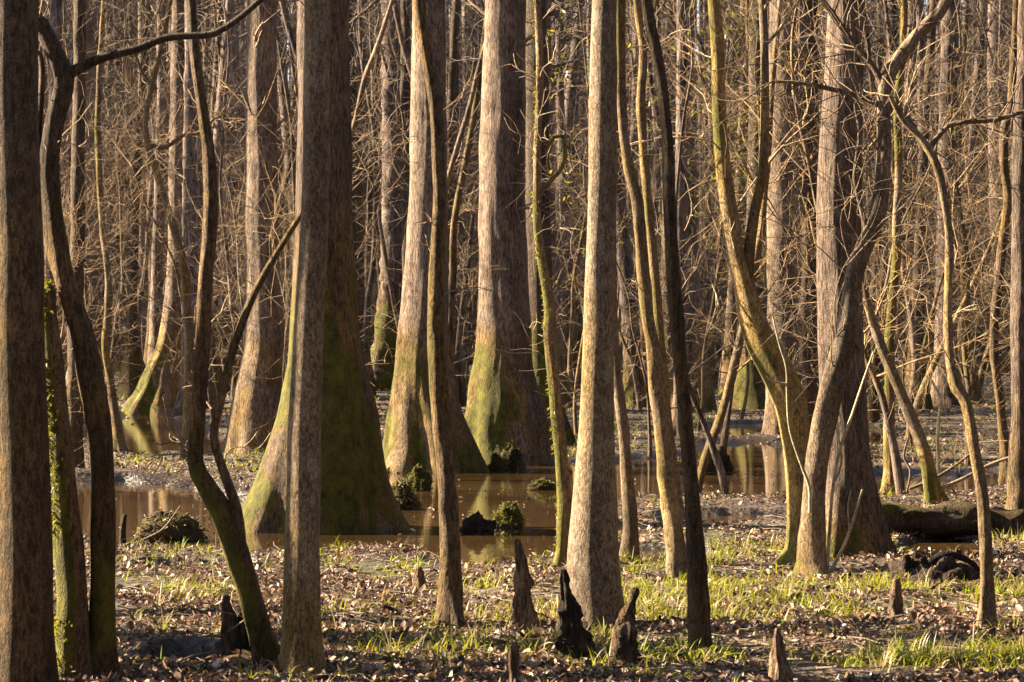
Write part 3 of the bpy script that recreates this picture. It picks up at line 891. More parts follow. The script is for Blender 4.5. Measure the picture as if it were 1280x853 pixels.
def far_forest():
    rs = np.random.RandomState(5)
    mb = MB()
    for t_ in range(4000):
        D = math.sqrt(rs.uniform(130 ** 2, 330 ** 2)) if t_ < 1600 else math.sqrt(rs.uniform(120 ** 2, 200 ** 2)) if t_ < 2300 else math.sqrt(rs.uniform(50 ** 2, 250 ** 2))
        u = rs.uniform(-260, 1540) if t_ < 2300 else rs.uniform(-1700, -130)
        if t_ >= 2300 and D * (u - CX) / F < -55:
            continue
        x = (u - CX) / F * D
        if t_ >= 2300 and (D < 115 and rs.rand() < 0.45 or False):
            continue
        if t_ >= 2300 and any(abs((x - hx) * 0.225 + (D - hd) * 0.974) < 0.75 for hu, hw, hd, hx, hc in seen if hw > 30):
            continue
        z0 = float(gz(x, D)) - 0.3
        big = rs.rand() < (0.5 if t_ < 1600 else 0.75)
        H = rs.uniform(26, 37) if big else rs.uniform(9, 20)
        r = rs.uniform(0.14, 0.3) if big else rs.uniform(0.05, 0.11)
        n = 9
        zz = np.array([0, 0.6, 1.5, 3, 6, 9, 13, 18, 24]) / 24 * H
        wx = np.cumsum(rs.randn(n)) * 0.02 * np.sqrt(H) * (0.6 if big else 1.6)
        wy = np.cumsum(rs.randn(n)) * 0.05
        rad = r * (1 - 0.55 * zz / H) * (1 + (0.9 if big else 0.3) * np.exp(-zz * 0.9))
        pts = np.stack([x + wx, D + wy, z0 + zz], -1)
        mb.tube(pts, rad, 8, rs.rand() * 0.25)
        for _ in range(15):
            i = rs.randint(3, n)
            t = rs.rand()
            q = pts[i - 1] * (1 - t) + pts[i] * t
            a = rs.rand() * 6.28
            el = rs.uniform(-0.2, 0.9)
            d = np.array((math.cos(a) * math.cos(el), math.sin(a) * math.cos(el), math.sin(el)))
            b = [q]
            for _ in range(4):
                d = d + rs.randn(3) * 0.28
                d /= np.linalg.norm(d)
                b.append(b[-1] + d * rs.uniform(0.3, 0.8))
            mb.tube(np.array(b), np.linspace(0.03, 0.01, 5), 3)
            for _ in range(2):
                j = rs.randint(1, 5)
                e = [b[j]]
                d2 = rdir(rs, d, 0.9)
                for _ in range(3):
                    d2 = d2 + rs.randn(3) * 0.25
                    d2 /= np.linalg.norm(d2)
                    e.append(e[-1] + d2 * 0.45)
                mb.tube(np.array(e), np.linspace(0.018, 0.009, 4), 3)
    o = mb.build('forest', BARK_FAR)
    o['kind'] = 'stuff'
    tag(o, 'dense far wood of bare grey-brown trunks filling the distance behind everything', 'forest')
    mb = MB()
    for _ in range(1700):                                         # the same wood goes on to both sides and behind the viewer
        rad = math.sqrt(rs.uniform(14 ** 2, 70 ** 2))
        az = rs.uniform(0.24, 2 * math.pi - 0.24)
        x, y = rad * math.sin(az), rad * math.cos(az)
        if x < 0 and -4 < y + 0.23 * x < 75 and (y + 0.23 * x < 40 or rs.rand() < 0.8):
            continue
        if y > 0 and abs(x / y) < 0.27 or rad < 16 and y > 4:
            continue
        H = rs.uniform(17, 26)
        zz = np.array([0, 0.6, 1.5, 4, 9, 15, 20]) / 20 * H
        r = rs.uniform(0.1, 0.32)
        pts = np.stack([x + np.cumsum(rs.randn(7)) * 0.12, y + np.cumsum(rs.randn(7)) * 0.12, zz - 0.3], -1)
        mb.tube(pts, r * (1 - 0.75 * zz / H) * (1 + 0.9 * np.exp(-zz)), 8, rs.rand() * 0.4)
        for _ in range(9):
            i = rs.randint(3, 7)
            q = pts[i - 1] + (pts[i] - pts[i - 1]) * rs.rand()
            a = rs.rand() * 6.28
            d = np.array((math.cos(a), math.sin(a), rs.uniform(0, 1)))
            e = [q]
            for _ in range(4):
                d = d + rs.randn(3) * 0.3
                d /= np.linalg.norm(d)
                e.append(e[-1] + d * 0.7)
            mb.tube(np.array(e), np.linspace(0.05, 0.015, 5), 3)
    o = mb.build('forest', BARK_D)
    o['kind'] = 'stuff'
    tag(o, 'dark wood of bare trunks around and behind the viewer, outside the picture', 'forest')


far_forest()


# ------------------------------------------------------------------ leafy evergreens, pale shoots
def leafy(label, u, v, H, seed, nleaf=500):
    rs = np.random.RandomState(seed)
    D = depth(v)
    x = (u - CX) / F * D
    zg = float(gz(x, D))
    org = np.array((x, D, zg))
    root = thing('evergreen_shrub', label, 'shrub', org)
    pts, c, d = [], np.array((x, D, zg - 0.2)), np.array((0, 0, 1.0))
    for i in range(10):
        pts.append(np.append(c, 0.035 * (1 - 0.08 * i)))
        d = d * 0.8 + rs.randn(3) * 0.1 + (0, 0, 0.25)
        d /= np.linalg.norm(d)
        c = c + d * H / 9
    mb = MB()
    trunk(mb, pts, 8, 0.2, 0, 1, 0.1, seed, (0, 0.4), 0.5, zg)
    mb.build('trunk', BARK_G, root, org)
    cb, lb = MB(), MB()
    line = catmull(pts, 0.2)
    for _ in range(16):
        q = line[int(len(line) * rs.uniform(0.35, 0.98))]
        a, el = rs.rand() * 6.28, rs.uniform(-0.2, 0.7)
        d0 = np.array((math.cos(a) * math.cos(el), math.sin(a) * math.cos(el), math.sin(el)))
        grow(cb, rs, q[:3], d0, rs.uniform(0.6, 1.7), 0.012, 2, 0.02, 0.25, (3, 5), 4, 0.004)
    tips = [l[0] for L in cb.b.values() for l in L]
    for _ in range(nleaf):
        tp = tips[rs.randint(len(tips))]
        p = tp[rs.randint(1, len(tp))]
        leafquad(lb, rs, p, rs.uniform(0.07, 0.13), 0.4, np.array((0.27, 0.25, 0.025)) * rs.uniform(0.4, 1.5) * (1, rs.uniform(0.8, 1.1), 1), flat=False)
    cb.build('crown', TWIG, root, org)
    lo = lb.build('leaves', M_LEAF, root, org)
    lo['kind'] = 'stuff'


def leafquad(mb, rs, p, L, asp, tint, flat=True):
    a = rs.rand() * 6.28
    if flat:
        d = np.array((math.cos(a), math.sin(a), rs.uniform(-0.15, 0.45)))
    else:
        d = rs.randn(3)
    d /= np.linalg.norm(d)
    up = np.array((0, 0, 1.0)) + rs.randn(3) * (0.45 if flat else 0.8)
    s = np.cross(d, up)
    s /= np.linalg.norm(s) + 1e-9
    n = np.cross(s, d)
    w = L * asp * 0.5
    cu = rs.uniform(0.0, 0.35) * L
    fo = rs.uniform(0.05, 0.6) * w
    V = [p, p + d * L * 0.45 + s * w + n * fo, p + d * L * 0.5 + n * cu * 0.4, p + d * L * 0.45 - s * w + n * fo, p + d * L + n * cu]
    mb.raw(V, [(0, 1, 2), (1, 4, 2), (0, 2, 3), (2, 4, 3)], None, tint)


leafy('evergreen shrub with yellow-green leaves behind the close trio of stems', 868, 540, 7.5, 1, 700)
leafy('evergreen shrub with yellow-green leaves right of the smooth middle trunk, near the top', 722, 545, 8.0, 2, 420)
leafy('sparse evergreen shrub with yellow-green leaves behind the forked mossy tree', 925, 528, 8.5, 3, 600)


def shoot(label, paths, v, D=None):
    D = D or depth(v)
    u0 = paths[0][0][0]
    org = np.array(((u0 - CX) / F * D, D, 0.0))
    root = thing('sapling', label, 'sapling', org)
    for i, q in enumerate(paths):
        w = [np.append(P(a, b, D), c / F * D / 2) for a, b, c in q]
        if i == 0:
            l0 = w[0].copy()
            l0[2] -= 0.15
            w = [l0] + w
        mb = MB()
        trunk(mb, w, 6, 0.05, 0, 1, 0.05, 3 + i)
        mb.build('stem' if i == 0 else 'twig', PALE, root, org)


shoot('pale yellow leafless shoot in front of the big pinkish tree', [[(1034, 712, 5), (1036, 677, 4.5), (1042, 602, 4), (1052, 555, 4), (1066, 517, 3.5), (1080, 474, 2.5), (1092, 440, 2)],
      [(1042, 605, 3), (1052, 580, 2.5), (1048, 545, 2), (1040, 520, 2)], [(1056, 545, 3), (1050, 500, 2), (1055, 480, 1.5)]], 716)
shoot('pale thin shoot slanting right across the foot of the big pinkish tree', [[(1036, 722, 4.5), (1056, 680, 4), (1070, 640, 3.5), (1078, 612, 2.5)], [(1062, 662, 2.5), (1060, 630, 2), (1064, 612, 1.5)]], 728)
shoot('pale forked shoot standing by the grey fallen branches', [[(1174, 602, 5), (1172, 545, 4.5), (1176, 505, 4), (1178, 490, 3.5)], [(1177, 500, 3.5), (1168, 482, 3), (1162, 470, 2)], [(1178, 492, 3), (1186, 470, 2)]], 604)
shoot('thin pale shoot rising across the forked mossy tree', [[(1012, 610, 4), (1005, 590, 4), (988, 540, 3.5), (984, 500, 3), (983, 460, 3), (974, 430, 2.5), (966, 395, 2)], [(984, 480, 3), (966, 478, 2), (958, 470, 1.5)]], 640, D=17.5)


# ------------------------------------------------------------------ knees, hummocks, logs
def knee(label, pts, base_v, mat=WOOD, moss=(0, 0), knob=0.35, cat='cypress knee', name='cypress_knee', D=None):
    _seed[0] += 1
    D = D or depth(base_v)
    u0 = pts[0][0]
    x = (u0 - CX) / F * D
    zg = float(gz(x, D))
    w = [np.append(P(a, b, D), c / F * D / 2) for a, b, c in pts]
    lo = w[0].copy()
    lo[2] = min(zg, lo[2]) - 0.15
    lo[3] *= 1.05
    tp = w[-1].copy()
    tp[2] += 0.004
    tp[3] *= 0.75
    mb = MB()
    trunk(mb, [lo] + w + [tp], 22, 0.014, 0.22, 0.7, 0.3, _seed[0], moss, 0.3, zg, True, knob * 1.5, 0.15, 11.0)
    return tag(mb.build(name, mat, None, (x, D, zg)), label, cat)


knee('tall tapering brown knee with pointed tip left of the smooth middle trunk', [(653, 799, 34), (653, 770, 28), (652, 735, 21), (650, 705, 16), (648, 685, 11), (646, 675, 6)], 799)
knee('dark shaggy pointed knee at the foot of the smooth middle trunk', [(719, 836, 36), (716, 800, 27), (710, 765, 19), (705, 735, 12), (703, 712, 6)], 836, KNEE_D, (0, 0.2), 0.5)
knee('dark knobbly stump-like knee with a bent tip between two trunks right of centre', [(782, 843, 28), (782, 805, 26), (783, 775, 21), (788, 758, 12), (795, 735, 7)], 843, KNEE_D, (0, 0.2), 0.5)
knee('small pale knee cut by the bottom border left of centre', [(642, 866, 19), (642, 840, 16), (642, 815, 11), (642, 804, 7)], 866)
knee('slender pale pointed knee in the grass at the bottom right', [(976, 862, 22), (974, 830, 17), (972, 800, 11), (971, 786, 6)], 862)
knee('blunt straight knee with a pale tip in the grass below the big pinkish tree', [(1119, 784, 15), (1119, 755, 14), (1120, 735, 12), (1120, 724, 9)], 784)
knee('tiny knee tip poking out at the bottom border right of the slender pale knee', [(1063, 866, 16), (1063, 850, 13), (1062, 840, 8)], 866)
knee('narrow dark knee at the lower left beside the bowed tree', [(289, 820, 19), (287, 790, 16), (285, 760, 12), (284, 745, 8)], 820, KNEE_D)
knee('broad dark knee touching the foot of the bowed tree', [(308, 818, 22), (307, 795, 20), (306, 775, 13), (306, 766, 8)], 818, KNEE_D)
knee('squat tan knee on the leaf litter by the sinuous trunk', [(526, 749, 24), (525, 735, 19), (523, 720, 13), (523, 709, 7)], 749)
knee('thin dark stake-like knee beside the root clump in the left pool', [(153, 674, 8), (154, 658, 7), (156, 643, 5)], 674, KNEE_D, knob=0.1)
knee('small dark knee in a gap of grass at the lower right', [(567, 860, 15), (566, 846, 12), (566, 834, 7)], 860)


def mound(name, label, cat, u, v, w_px, h_px, mat, moss, hair=0, seed=0, lump=0.42, haircol=(0.13, 0.13, 0.02), hl=0.032):
    rs = np.random.RandomState(seed + 900)
    D = depth(v)
    x = (u - CX) / F * D
    a, hgt = w_px / F * D / 2, h_px / F * D
    nt, nr = 36, 14
    th = np.arange(nt) / nt * 2 * math.pi
    ph = np.linspace(-0.35, math.pi / 2, nr)
    T, Ph = np.meshgrid(th, ph)
    r = 1 + lump * fbm(np.cos(T) * 1.6 + seed * 5, np.sin(T) * 1.6, Ph * 1.8, seed, 4)
    V = np.stack([a * np.cos(Ph) * np.cos(T) * r, a * 0.8 * np.cos(Ph) * np.sin(T) * r, hgt * np.sin(Ph) * r], -1)
    V[-1] = V[-1].mean(0)
    mo = moss * np.clip(0.4 + 0.9 * np.sin(Ph), 0, 1) * (0.8 + 0.5 * fbm(V[..., 0] * 8, V[..., 1] * 8, 0, seed + 3))
    i = np.arange(nr - 1)[:, None] * nt
    j = np.arange(nt)
    f = np.stack([i + j, i + (j + 1) % nt, i + nt + (j + 1) % nt, i + nt + j], -1).reshape(-1, 4)
    org = np.array((x, D, 0.0))
    mb = MB()
    mb.raw(V.reshape(-1, 3) + org, f, mo.ravel())
    if hair:
        root = thing(name, label, cat, org)
        mb.build('mound', mat, root, org)
        hb = MB()
        for _ in range(hair):
            q = V[rs.randint(3, nr), rs.randint(nt)]
            n = q / np.array((a * a, a * a, hgt * hgt))
            n /= np.linalg.norm(n)
            d = n + rs.randn(3) * 0.5
            d /= np.linalg.norm(d)
            L = hl * rs.uniform(0.5, 1.3)
            s = np.cross(d, rs.randn(3))
            s /= np.linalg.norm(s)
            p = q + org
            hb.raw([p - s * 0.003, p + s * 0.003, p + d * L * 0.6 + s * 0.002, p + d * L + (0, 0, -L * 0.3)], [(0, 1, 2), (0, 2, 3)], None, np.array(haircol) * rs.uniform(0.5, 1.6))
        h = hb.build('moss_tufts', M_GRASS, root, org)
        h['kind'] = 'stuff'
        return root
    return tag(mb.build(name, mat, None, org), label, cat)


mound('moss_hummock', 'brown grassy hummock in the pool at the right foot of the massive mossy tree', 'hummock', 501, 633, 36, 30, MOSSY, 0.5, 900, 1, 0.25, (0.12, 0.10, 0.035), 0.07)
mound('moss_hummock', 'rounded bright moss hummock in the pool before the fluted grey-brown butt', 'hummock', 524, 610, 30, 25, MOSSY, 1.2, 900, 2)
mound('root_arch', 'black arched root lump in the middle of the pool', 'root', 600, 662, 44, 22, WOOD_D, 0.1, 0, 3, 0.5)
mound('moss_hummock', 'small moss-capped hummock right of the black arched root in the pool', 'hummock', 636, 655, 34, 23, MOSSY, 1.1, 900, 4)
mound('moss_hummock', 'low moss hummock at the left of the pair beside the tall sunlit-edged tree', 'hummock', 622, 585, 26, 18, MOSSY, 1.2, 600, 5)
mound('moss_hummock', 'higher moss hummock at the right of the pair beside the tall sunlit-edged tree', 'hummock', 640, 583, 28, 28, MOSSY, 1.2, 700, 6)
mound('moss_hummock', 'flat mossy islet in the pool left of the thin mossy stem', 'hummock', 679, 609, 34, 12, MOSSY, 1.2, 500, 7)
mound('moss_hummock', 'dark green hummock on the bank behind the thin leaning stem', 'hummock', 893, 586, 46, 30, MOSSY, 0.7, 500, 8, 0.2, (0.05, 0.06, 0.015))
mound('root_clump', 'dark tangled root clump in the left pool with pale twigs leaning on it', 'root', 210, 672, 84, 30, MOSSY, 0.6, 700, 9, 0.3, (0.09, 0.08, 0.03), 0.05)
mound('wood_chunk', 'dark splintered chunk of rotten wood at the foot of the big pinkish tree', 'wood', 1184, 732, 76, 36, KNEE_D, 0.1, 0, 10, 0.75)
mound('wood_chunk', 'small black lump of wood between the big pinkish tree and the splintered chunk', 'wood', 1140, 727, 50, 32, WOOD_D, 0.1, 0, 11, 0.7)


def log(name, label, pts, D, mat, moss=(0, 0), cat='log', knob=0.3, dy=None, sides=18):
    """a stick or log lying along (u, v, width) points"""
    _seed[0] += 1
    w = []
    for i, (a, b, c) in enumerate(pts):
        q = P(a, b, D + (dy[i] if dy else 0))
        w.append(np.append(q, c / F * D / 2))
    a, b = w[0].copy(), w[-1].copy()
    a[:3] += (w[0] - w[1])[:3] * 0.01
    b[:3] += (w[-1] - w[-2])[:3] * 0.01
    a[3] *= 0.4
    b[3] *= 0.4
    mb = MB()
    p0 = w[len(w) // 2][:3]
    trunk(mb, [a] + w + [b], sides, max(0.02, w[0][3] * 0.4), 0, 1, 0.12, _seed[0], (0, 0), 0, 0, True, knob)
    V = mb.V[0]
    if moss[1]:
        z0 = np.interp(V[:, 0], [q[0] for q in w], [q[2] for q in w])
        r0 = np.interp(V[:, 0], [q[0] for q in w], [q[3] for q in w])
        mb.A[0] = moss[1] * np.clip((V[:, 2] - z0) / r0 + 0.1, 0, 1) * np.clip(0.6 + 0.8 * fbm(V[:, 0] * 4, V[:, 1] * 4, 0, 9), 0, 1)
    return tag(mb.build(name, mat, None, p0), label, cat)


log('fallen_log', 'thick rotting black log with moss on top lying across the right bank', [(1088, 652, 36), (1130, 652, 37), (1180, 653, 38), (1230, 654, 35), (1275, 655, 34), (1330, 656, 30)], depth(672), KNEE_D, (0, 0.9), knob=0.55, sides=48)
log('fallen_log', 'thin brown log lying in the wet leaves below the splintered chunk', [(1128, 739, 12), (1170, 740, 14), (1220, 737, 15), (1266, 733, 12)], depth(746), WOOD, (0, 0.3))
log('root', 'black root arching out of the debris before the rotting log', [(1150, 716, 9), (1168, 700, 8), (1190, 694, 7), (1214, 704, 6), (1226, 718, 5)], depth(722), WOOD_D, cat='root')
log('root', 'dark crooked root snaking across the bottom foreground', [(800, 835, 12), (828, 832, 12), (845, 822, 11), (862, 818, 10), (885, 822, 8)], depth(838), WOOD_D, cat='root')
log('fallen_branch', 'pale fallen stick lying on the litter at the lower left', [(172, 742, 4), (195, 745, 5), (220, 750, 5), (250, 757, 4)], depth(755), PALE, cat='fallen branch', knob=0.1, sides=8)
log('fallen_branch', 'pale broken stick leaning on the root clump in the left pool', [(158, 684, 2), (185, 672, 2.2), (205, 660, 2), (226, 632, 1.5)], depth(680), TWIG, cat='fallen branch', knob=0.1, sides=8)
log('fallen_branch', 'forked grey stick lying in front of the far right pool', [(1135, 612, 3.6), (1165, 600, 4.2), (1190, 585, 3.6), (1212, 568, 2.4)], depth(618), TWIG, cat='fallen branch', knob=0.1, sides=8)
log('fallen_branch', 'arching grey stick by the foot of the stem leaning behind the log', [(1132, 620, 3.0), (1138, 590, 3.0), (1130, 570, 3.0), (1136, 545, 2.4)], depth(622), TWIG, cat='fallen branch', knob=0.1, sides=8)
log('fallen_branch', 'long grey fallen branch beyond the rotting log near the right border', [(1150, 622, 4.8), (1200, 600, 4.8), (1240, 580, 4.2), (1285, 565, 3.6)], depth(626), TWIG, cat='fallen branch', knob=0.1, sides=8)
log('fallen_log', 'far mossy log lying on the ground at the left, beyond the puddle', [(140, 462, 9), (170, 460, 11), (205, 457, 10)], depth(468), BARK_D, (0, 0.8))
log('fallen_branch', 'dark fallen limb in the litter right of the sinuous trunk', [(478, 757, 6), (500, 768, 8), (520, 778, 7)], depth(780), WOOD_D, cat='fallen branch', knob=0.2, sides=8)
log('fallen_branch', 'thin brown stick on the mud left of the bowed tree', [(215, 800, 4), (250, 806, 5), (282, 803, 4)], depth(810), WOOD, cat='fallen branch', knob=0.1, sides=8)


# ------------------------------------------------------------------ leaf litter and grass
def field(us, vs, spots):
    m = np.zeros(np.shape(us))
    for (a, b, ra, rb, k) in spots:
        m = np.maximum(m, k * np.clip(1.25 - ((us - a) / ra) ** 2 - ((vs - b) / rb) ** 2, 0, 1))
    return m


def litter():
    rs = np.random.RandomState(3)
    n = 720000
    v = rs.uniform(448, 930, n)
    u = rs.uniform(-520, 1800, n)
    D = F * CH / (v - HV)
    keep = rs.rand(n) < np.clip(0.4 + (D / 22.0), 0.4, 1.0)
    keep &= ((u > -60) & (u < 1340)) | (rs.rand(n) < 0.55)
    D = D + rs.uniform(-0.2, 0.2, n)
    x = (u - CX) / F * D
    z = gz(x, D)
    wm = water_mask(x, D)
    clump = fbm(x * 1.3, D * 1.3, 0, 31, 3)
    keep &= (z > 0.0) & (rs.rand(n) < 0.68 + 0.9 * clump)
    fl = (z <= 0.0) & (rs.rand(n) < 0.008 + 0.05 * (clump > 0.75) + 0.16 * (z > -0.045))
    mb = MB()
    pal = np.array([(0.24, 0.152, 0.098), (0.17, 0.10, 0.064), (0.38, 0.28, 0.21), (0.085, 0.05, 0.034), (0.24, 0.125, 0.055), (0.52, 0.42, 0.34), (0.042, 0.027, 0.02)])
    idx = np.nonzero(keep | fl)[0]
    k = len(idx)
    tint = pal[rs.choice(7, p=[0.2, 0.24, 0.1, 0.22, 0.07, 0.035, 0.135], size=k)] * rs.uniform(0.75, 1.35, k)[:, None]
    L = rs.gamma(3.0, 0.0080, k).clip(0.009, 0.058) * (1 + np.maximum(0, D[idx] - 25) / 50)
    p = np.stack([x[idx], D[idx], np.maximum(z[idx], 0.0) + rs.uniform(0.0, 0.028, k)], -1)
    a = rs.rand(k) * 6.28
    d = np.stack([np.cos(a), np.sin(a), rs.normal(0.1, 0.35, k)], -1)
    d /= np.linalg.norm(d, axis=1, keepdims=True)
    up = np.array((0, 0, 1.0)) + rs.randn(k, 3) * 0.55
    sv = np.cross(d, up)
    sv /= np.linalg.norm(sv, axis=1, keepdims=True)
    nv = np.cross(sv, d)
    w = L * rs.uniform(0.3, 0.75, k) * 0.5
    cu = rs.uniform(-0.1, 0.5, k) * L
    f1, f2 = rs.uniform(-0.2, 0.9, k) * w, rs.uniform(-0.2, 0.9, k) * w
    C = lambda q: q[:, None]
    V = np.stack([p, p + d * C(L * 0.25) + sv * C(w * 0.8) + nv * C(f1 * 0.8), p + d * C(L * 0.65) + sv * C(w * 0.85) + nv * C(f1 + cu * 0.4),
                  p + d * C(L) + nv * C(cu), p + d * C(L * 0.65) - sv * C(w * 0.85) + nv * C(f2 + cu * 0.4), p + d * C(L * 0.25) - sv * C(w * 0.8) + nv * C(f2 * 0.8),
                  p + d * C(L * 0.5) + nv * C(cu * 0.15)], 1)
    tri = np.array([(0, 1, 6), (1, 2, 6), (2, 3, 6), (0, 6, 5), (5, 6, 4), (6, 3, 4)])
    mb.raw(V.reshape(-1, 3), (np.arange(k)[:, None, None] * 7 + tri).reshape(-1, 3), None, np.repeat(tint, 7, 0))
    for _ in range(6000):                                         # bits of twig among the leaves
        vv, uu = rs.uniform(470, 900), rs.uniform(-40, 1320)
        dd = F * CH / (vv - HV)
        xx = (uu - CX) / F * dd
        zz = float(gz(xx, dd))
        if zz < 0.004:
            continue
        a = rs.rand() * 6.28
        q = [np.array((xx, dd, zz + 0.012))]
        for _ in range(3):
            a += rs.normal(0, 0.3)
            q.append(q[-1] + np.array((math.cos(a), math.sin(a), rs.normal(0.02, 0.12))) * rs.uniform(0.03, 0.12))
        mb.b.setdefault((4, 3), []).append((q, np.linspace(0.005, 0.002, 4) * (1 + max(0, dd - 25) / 50), 0))
    o = mb.build('leaf_litter', M_LITTER, smooth=False)
    o['kind'] = 'stuff'
    tag(o, 'brown and tan fallen leaves carpeting the mud', 'leaf litter')


def grass():
    rs = np.random.RandomState(4)
    spots = [(1030, 790, 330, 42, 1.0), (840, 745, 130, 55, 0.9), (1180, 830, 160, 36, 1.0), (560, 820, 170, 30, 0.45), (540, 745, 120, 28, 0.3), (240, 705, 90, 22, 0.5), (235, 765, 60, 22, 0.6),
             (430, 702, 60, 14, 0.5), (740, 560, 90, 32, 0.8), (690, 540, 40, 25, 0.8), (345, 585, 80, 16, 0.9), (90, 515, 40, 22, 0.9), (230, 590, 110, 14, 0.8), (1100, 622, 40, 12, 0.9),
             (1260, 685, 40, 14, 0.7), (1150, 560, 130, 16, 0.35), (970, 700, 200, 18, 0.25), (800, 840, 160, 14, 0.5), (170, 485, 75, 30, 1.0), (470, 530, 70, 30, 0.8), (870, 520, 70, 40, 0.7),
             (1100, 500, 160, 22, 0.4), (330, 690, 120, 8, 0.7), (580, 560, 160, 30, 0.3), (1010, 770, 80, 20, 0.9), (940, 620, 60, 14, 0.2), (1180, 760, 140, 30, 0.9), (1500, 760, 180, 60, 0.7), (-250, 740, 160, 60, 0.6), (1560, 620, 160, 30, 0.6), (245, 690, 80, 16, 0.8), (430, 690, 70, 10, 0.7), (700, 800, 120, 30, 0.7), (1200, 480, 90, 14, 0.4)]
    n = 84000
    v = rs.uniform(450, 925, n)
    u = rs.uniform(-520, 1800, n)
    D = F * CH / (v - HV)
    x = (u - CX) / F * D
    z = gz(x, D)
    f = field(u, v, spots)
    cl = fbm(x * 1.1, D * 0.8, 0, 77, 3)
    keep = (z > -0.01) & (rs.rand(n) < f * np.clip(0.34 + 1.5 * cl, 0.04, 1)) | ((z > 0.005) & (rs.rand(n) < 0.05 * (cl > -0.2)))
    mb = MB()
    for i in np.nonzero(keep)[0]:
        dry = rs.rand() < 0.2
        base = np.array((0.27, 0.215, 0.10)) if dry else np.array((0.235, 0.25, 0.014)) * (1, rs.uniform(0.85, 1.1), 1)
        hs = rs.uniform(0.35, 1.15)
        for _ in range(rs.randint(4, 9)):
            a = rs.rand() * 6.28
            lean = rs.uniform(0.15, 1.0)
            Lb = rs.uniform(0.05, 0.15) * hs * (1.25 if dry else 1) * (1 + max(0, D[i] - 30) / 90)
            d = np.array((math.cos(a) * lean, math.sin(a) * lean, 1.0))
            d /= np.linalg.norm(d)
            s = np.array((-math.sin(a), math.cos(a), 0)) + rs.randn(3) * 0.4
            s /= np.linalg.norm(s)
            wd = rs.uniform(0.0018, 0.0042) * (1 + max(0, D[i] - 25) / 40)
            p = np.array((x[i] + rs.randn() * 0.02, D[i] + rs.randn() * 0.02, z[i] - 0.01))
            m1 = p + d * Lb * 0.5
            d2 = d + np.array((math.cos(a), math.sin(a), -0.5)) * lean * 0.8
            d2 /= np.linalg.norm(d2)
            m2 = m1 + d2 * Lb * 0.3
            d3 = d2 + np.array((math.cos(a), math.sin(a), -0.9)) * lean * 0.7
            d3 /= np.linalg.norm(d3)
            tp = m2 + d3 * Lb * 0.3
            t = base * rs.uniform(0.6, 1.5)
            mb.raw([p - s * wd, p + s * wd, m1 + s * wd, m1 - s * wd, m2 + s * wd * 0.7, m2 - s * wd * 0.7, tp], [(0, 1, 2, 3), (3, 2, 4, 5)], None, t)
            mb.n -= 7
            mb.V.append(np.zeros((0, 3)))
            mb.A.append(np.zeros(0))
            mb.T.append(np.zeros((0, 3)))
            mb.Fq.append(np.array([(5, 4, 6)]) + mb.n)
            mb.n += 7
    o = mb.build('grass', M_GRASS)
    o['kind'] = 'stuff'
    tag(o, 'fresh yellow-green grass tufts sprouting from the wet litter', 'grass')


litter()
grass()

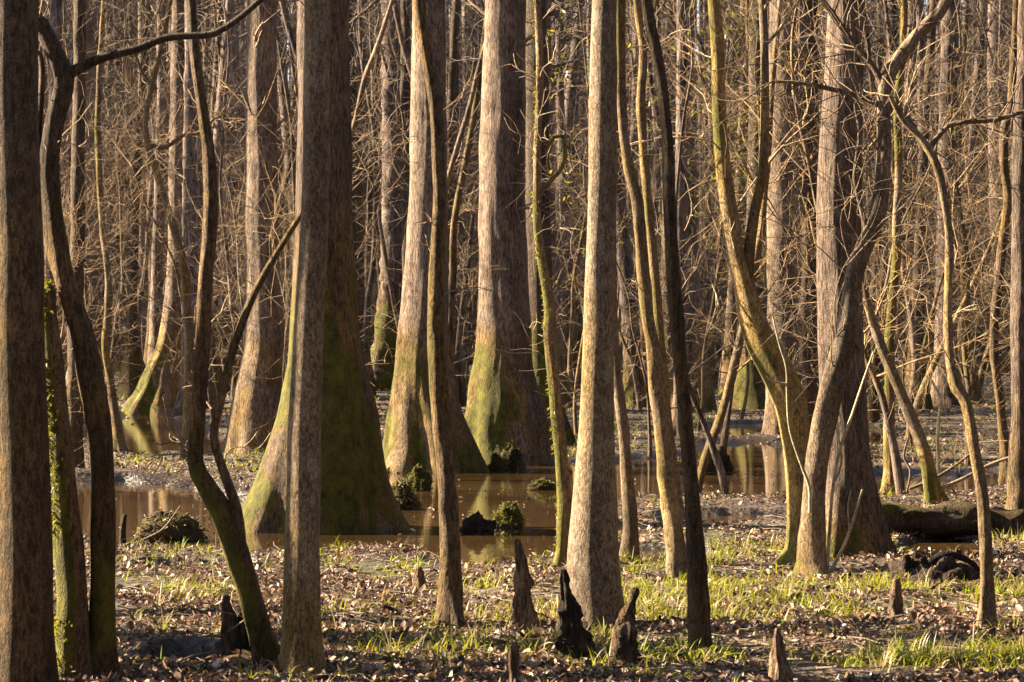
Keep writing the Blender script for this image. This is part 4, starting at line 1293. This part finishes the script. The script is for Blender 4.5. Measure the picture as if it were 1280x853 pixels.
# ------------------------------------------------------------------ unseen trees added outside the left border to cast shade into the picture
SHADE = proto_tree('tupelo_tree', 'tree', 140, 18, 0.17, 0.8, BARK, 7, 12)
for (sx, sy, s, lab) in [(-3.7, 14.35, 0.9, 'unseen shade tree outside the left border, second from the bank edge'), (-4.9, 15.1, 1.0, 'unseen shade tree outside the left border, third from the bank edge'),
                         (-6.3, 15.75, 1.0, 'unseen shade tree outside the left border, fourth from the bank edge'), (-7.6, 37.33, 1.2, 'unseen shade tree outside the left border, level with the fluted grey-brown butt'), (-8.6, 39.75, 1.25, 'unseen shade tree outside the left border, level with the brown swollen trunk'),
                         (-9.5, 40.3, 1.25, 'unseen shade tree outside the left border, behind the one level with the brown swollen trunk'),
                         (-2.86, 13.55, 0.85, 'unseen shade tree outside the left border, level with the crooked tree'), (-5.2, 16.6, 1.0, 'unseen shade tree outside the left border, farther back than the crooked tree'),
                         (-7.9, 17.3, 1.0, 'unseen shade tree outside the left border, well away from the crooked tree')]:
    dup(SHADE, (sx, sy, 0.03), sx * 3, s, lab, 'unseen trees added for shade from the left')
for c in list(SHADE.children):
    bpy.data.objects.remove(c)
bpy.data.objects.remove(SHADE)

# ------------------------------------------------------------------ light, sky, camera
SUN_AZ = math.radians(-77)      # from the view direction (+Y), negative to the left
SUN_EL = math.radians(27)
sd = Vector((math.sin(SUN_AZ) * math.cos(SUN_EL), math.cos(SUN_AZ) * math.cos(SUN_EL), math.sin(SUN_EL)))
ld = bpy.data.lights.new('sun', 'SUN')
ld.energy = 5.0
ld.angle = math.radians(0.5)
ld.color = (1.0, 0.86, 0.66)
lo = bpy.data.objects.new('sun', ld)
COL.objects.link(lo)
lo.location = sd * 50
lo.rotation_euler = (-sd).to_track_quat('-Z', 'Y').to_euler()

wd = bpy.data.worlds.new('World')
sc.world = wd
wd.use_nodes = True
nt = wd.node_tree
bg = nt.nodes['Background']
sky = nt.nodes.new('ShaderNodeTexSky')
sky.sky_type = 'NISHITA'
sky.sun_disc = False
sky.sun_elevation = SUN_EL
sky.sun_rotation = SUN_AZ
sky.dust_density = 0.7
sky.air_density = 0.8
nt.links.new(sky.outputs[0], bg.inputs[0])
bg.inputs[1].default_value = 0.05

cd = bpy.data.cameras.new('camera')
cam = bpy.data.objects.new('camera', cd)
COL.objects.link(cam)
cam.location = (0, 0, CH)
cam.rotation_euler = (math.radians(90), 0, 0)
cd.sensor_width = 36
cd.lens = F / 1280 * 36
cd.shift_y = (HV - 426.5) / 1280
cd.clip_end = 6000
cd.dof.use_dof = True
cd.dof.focus_distance = 26.0
cd.dof.aperture_fstop = 15.0
sc.camera = cam

sc.view_settings.view_transform = 'Standard'
sc.view_settings.look = 'None'
sc.view_settings.gamma = 1
sc.view_settings.exposure = 2.6
sc.view_settings.use_white_balance = True
sc.view_settings.white_balance_temperature = 7000
sc.view_settings.use_curve_mapping = False
sc.render.engine = 'CYCLES'
sc.cycles.use_denoising = True
sc.cycles.max_bounces = 5
sc.cycles.diffuse_bounces = 1
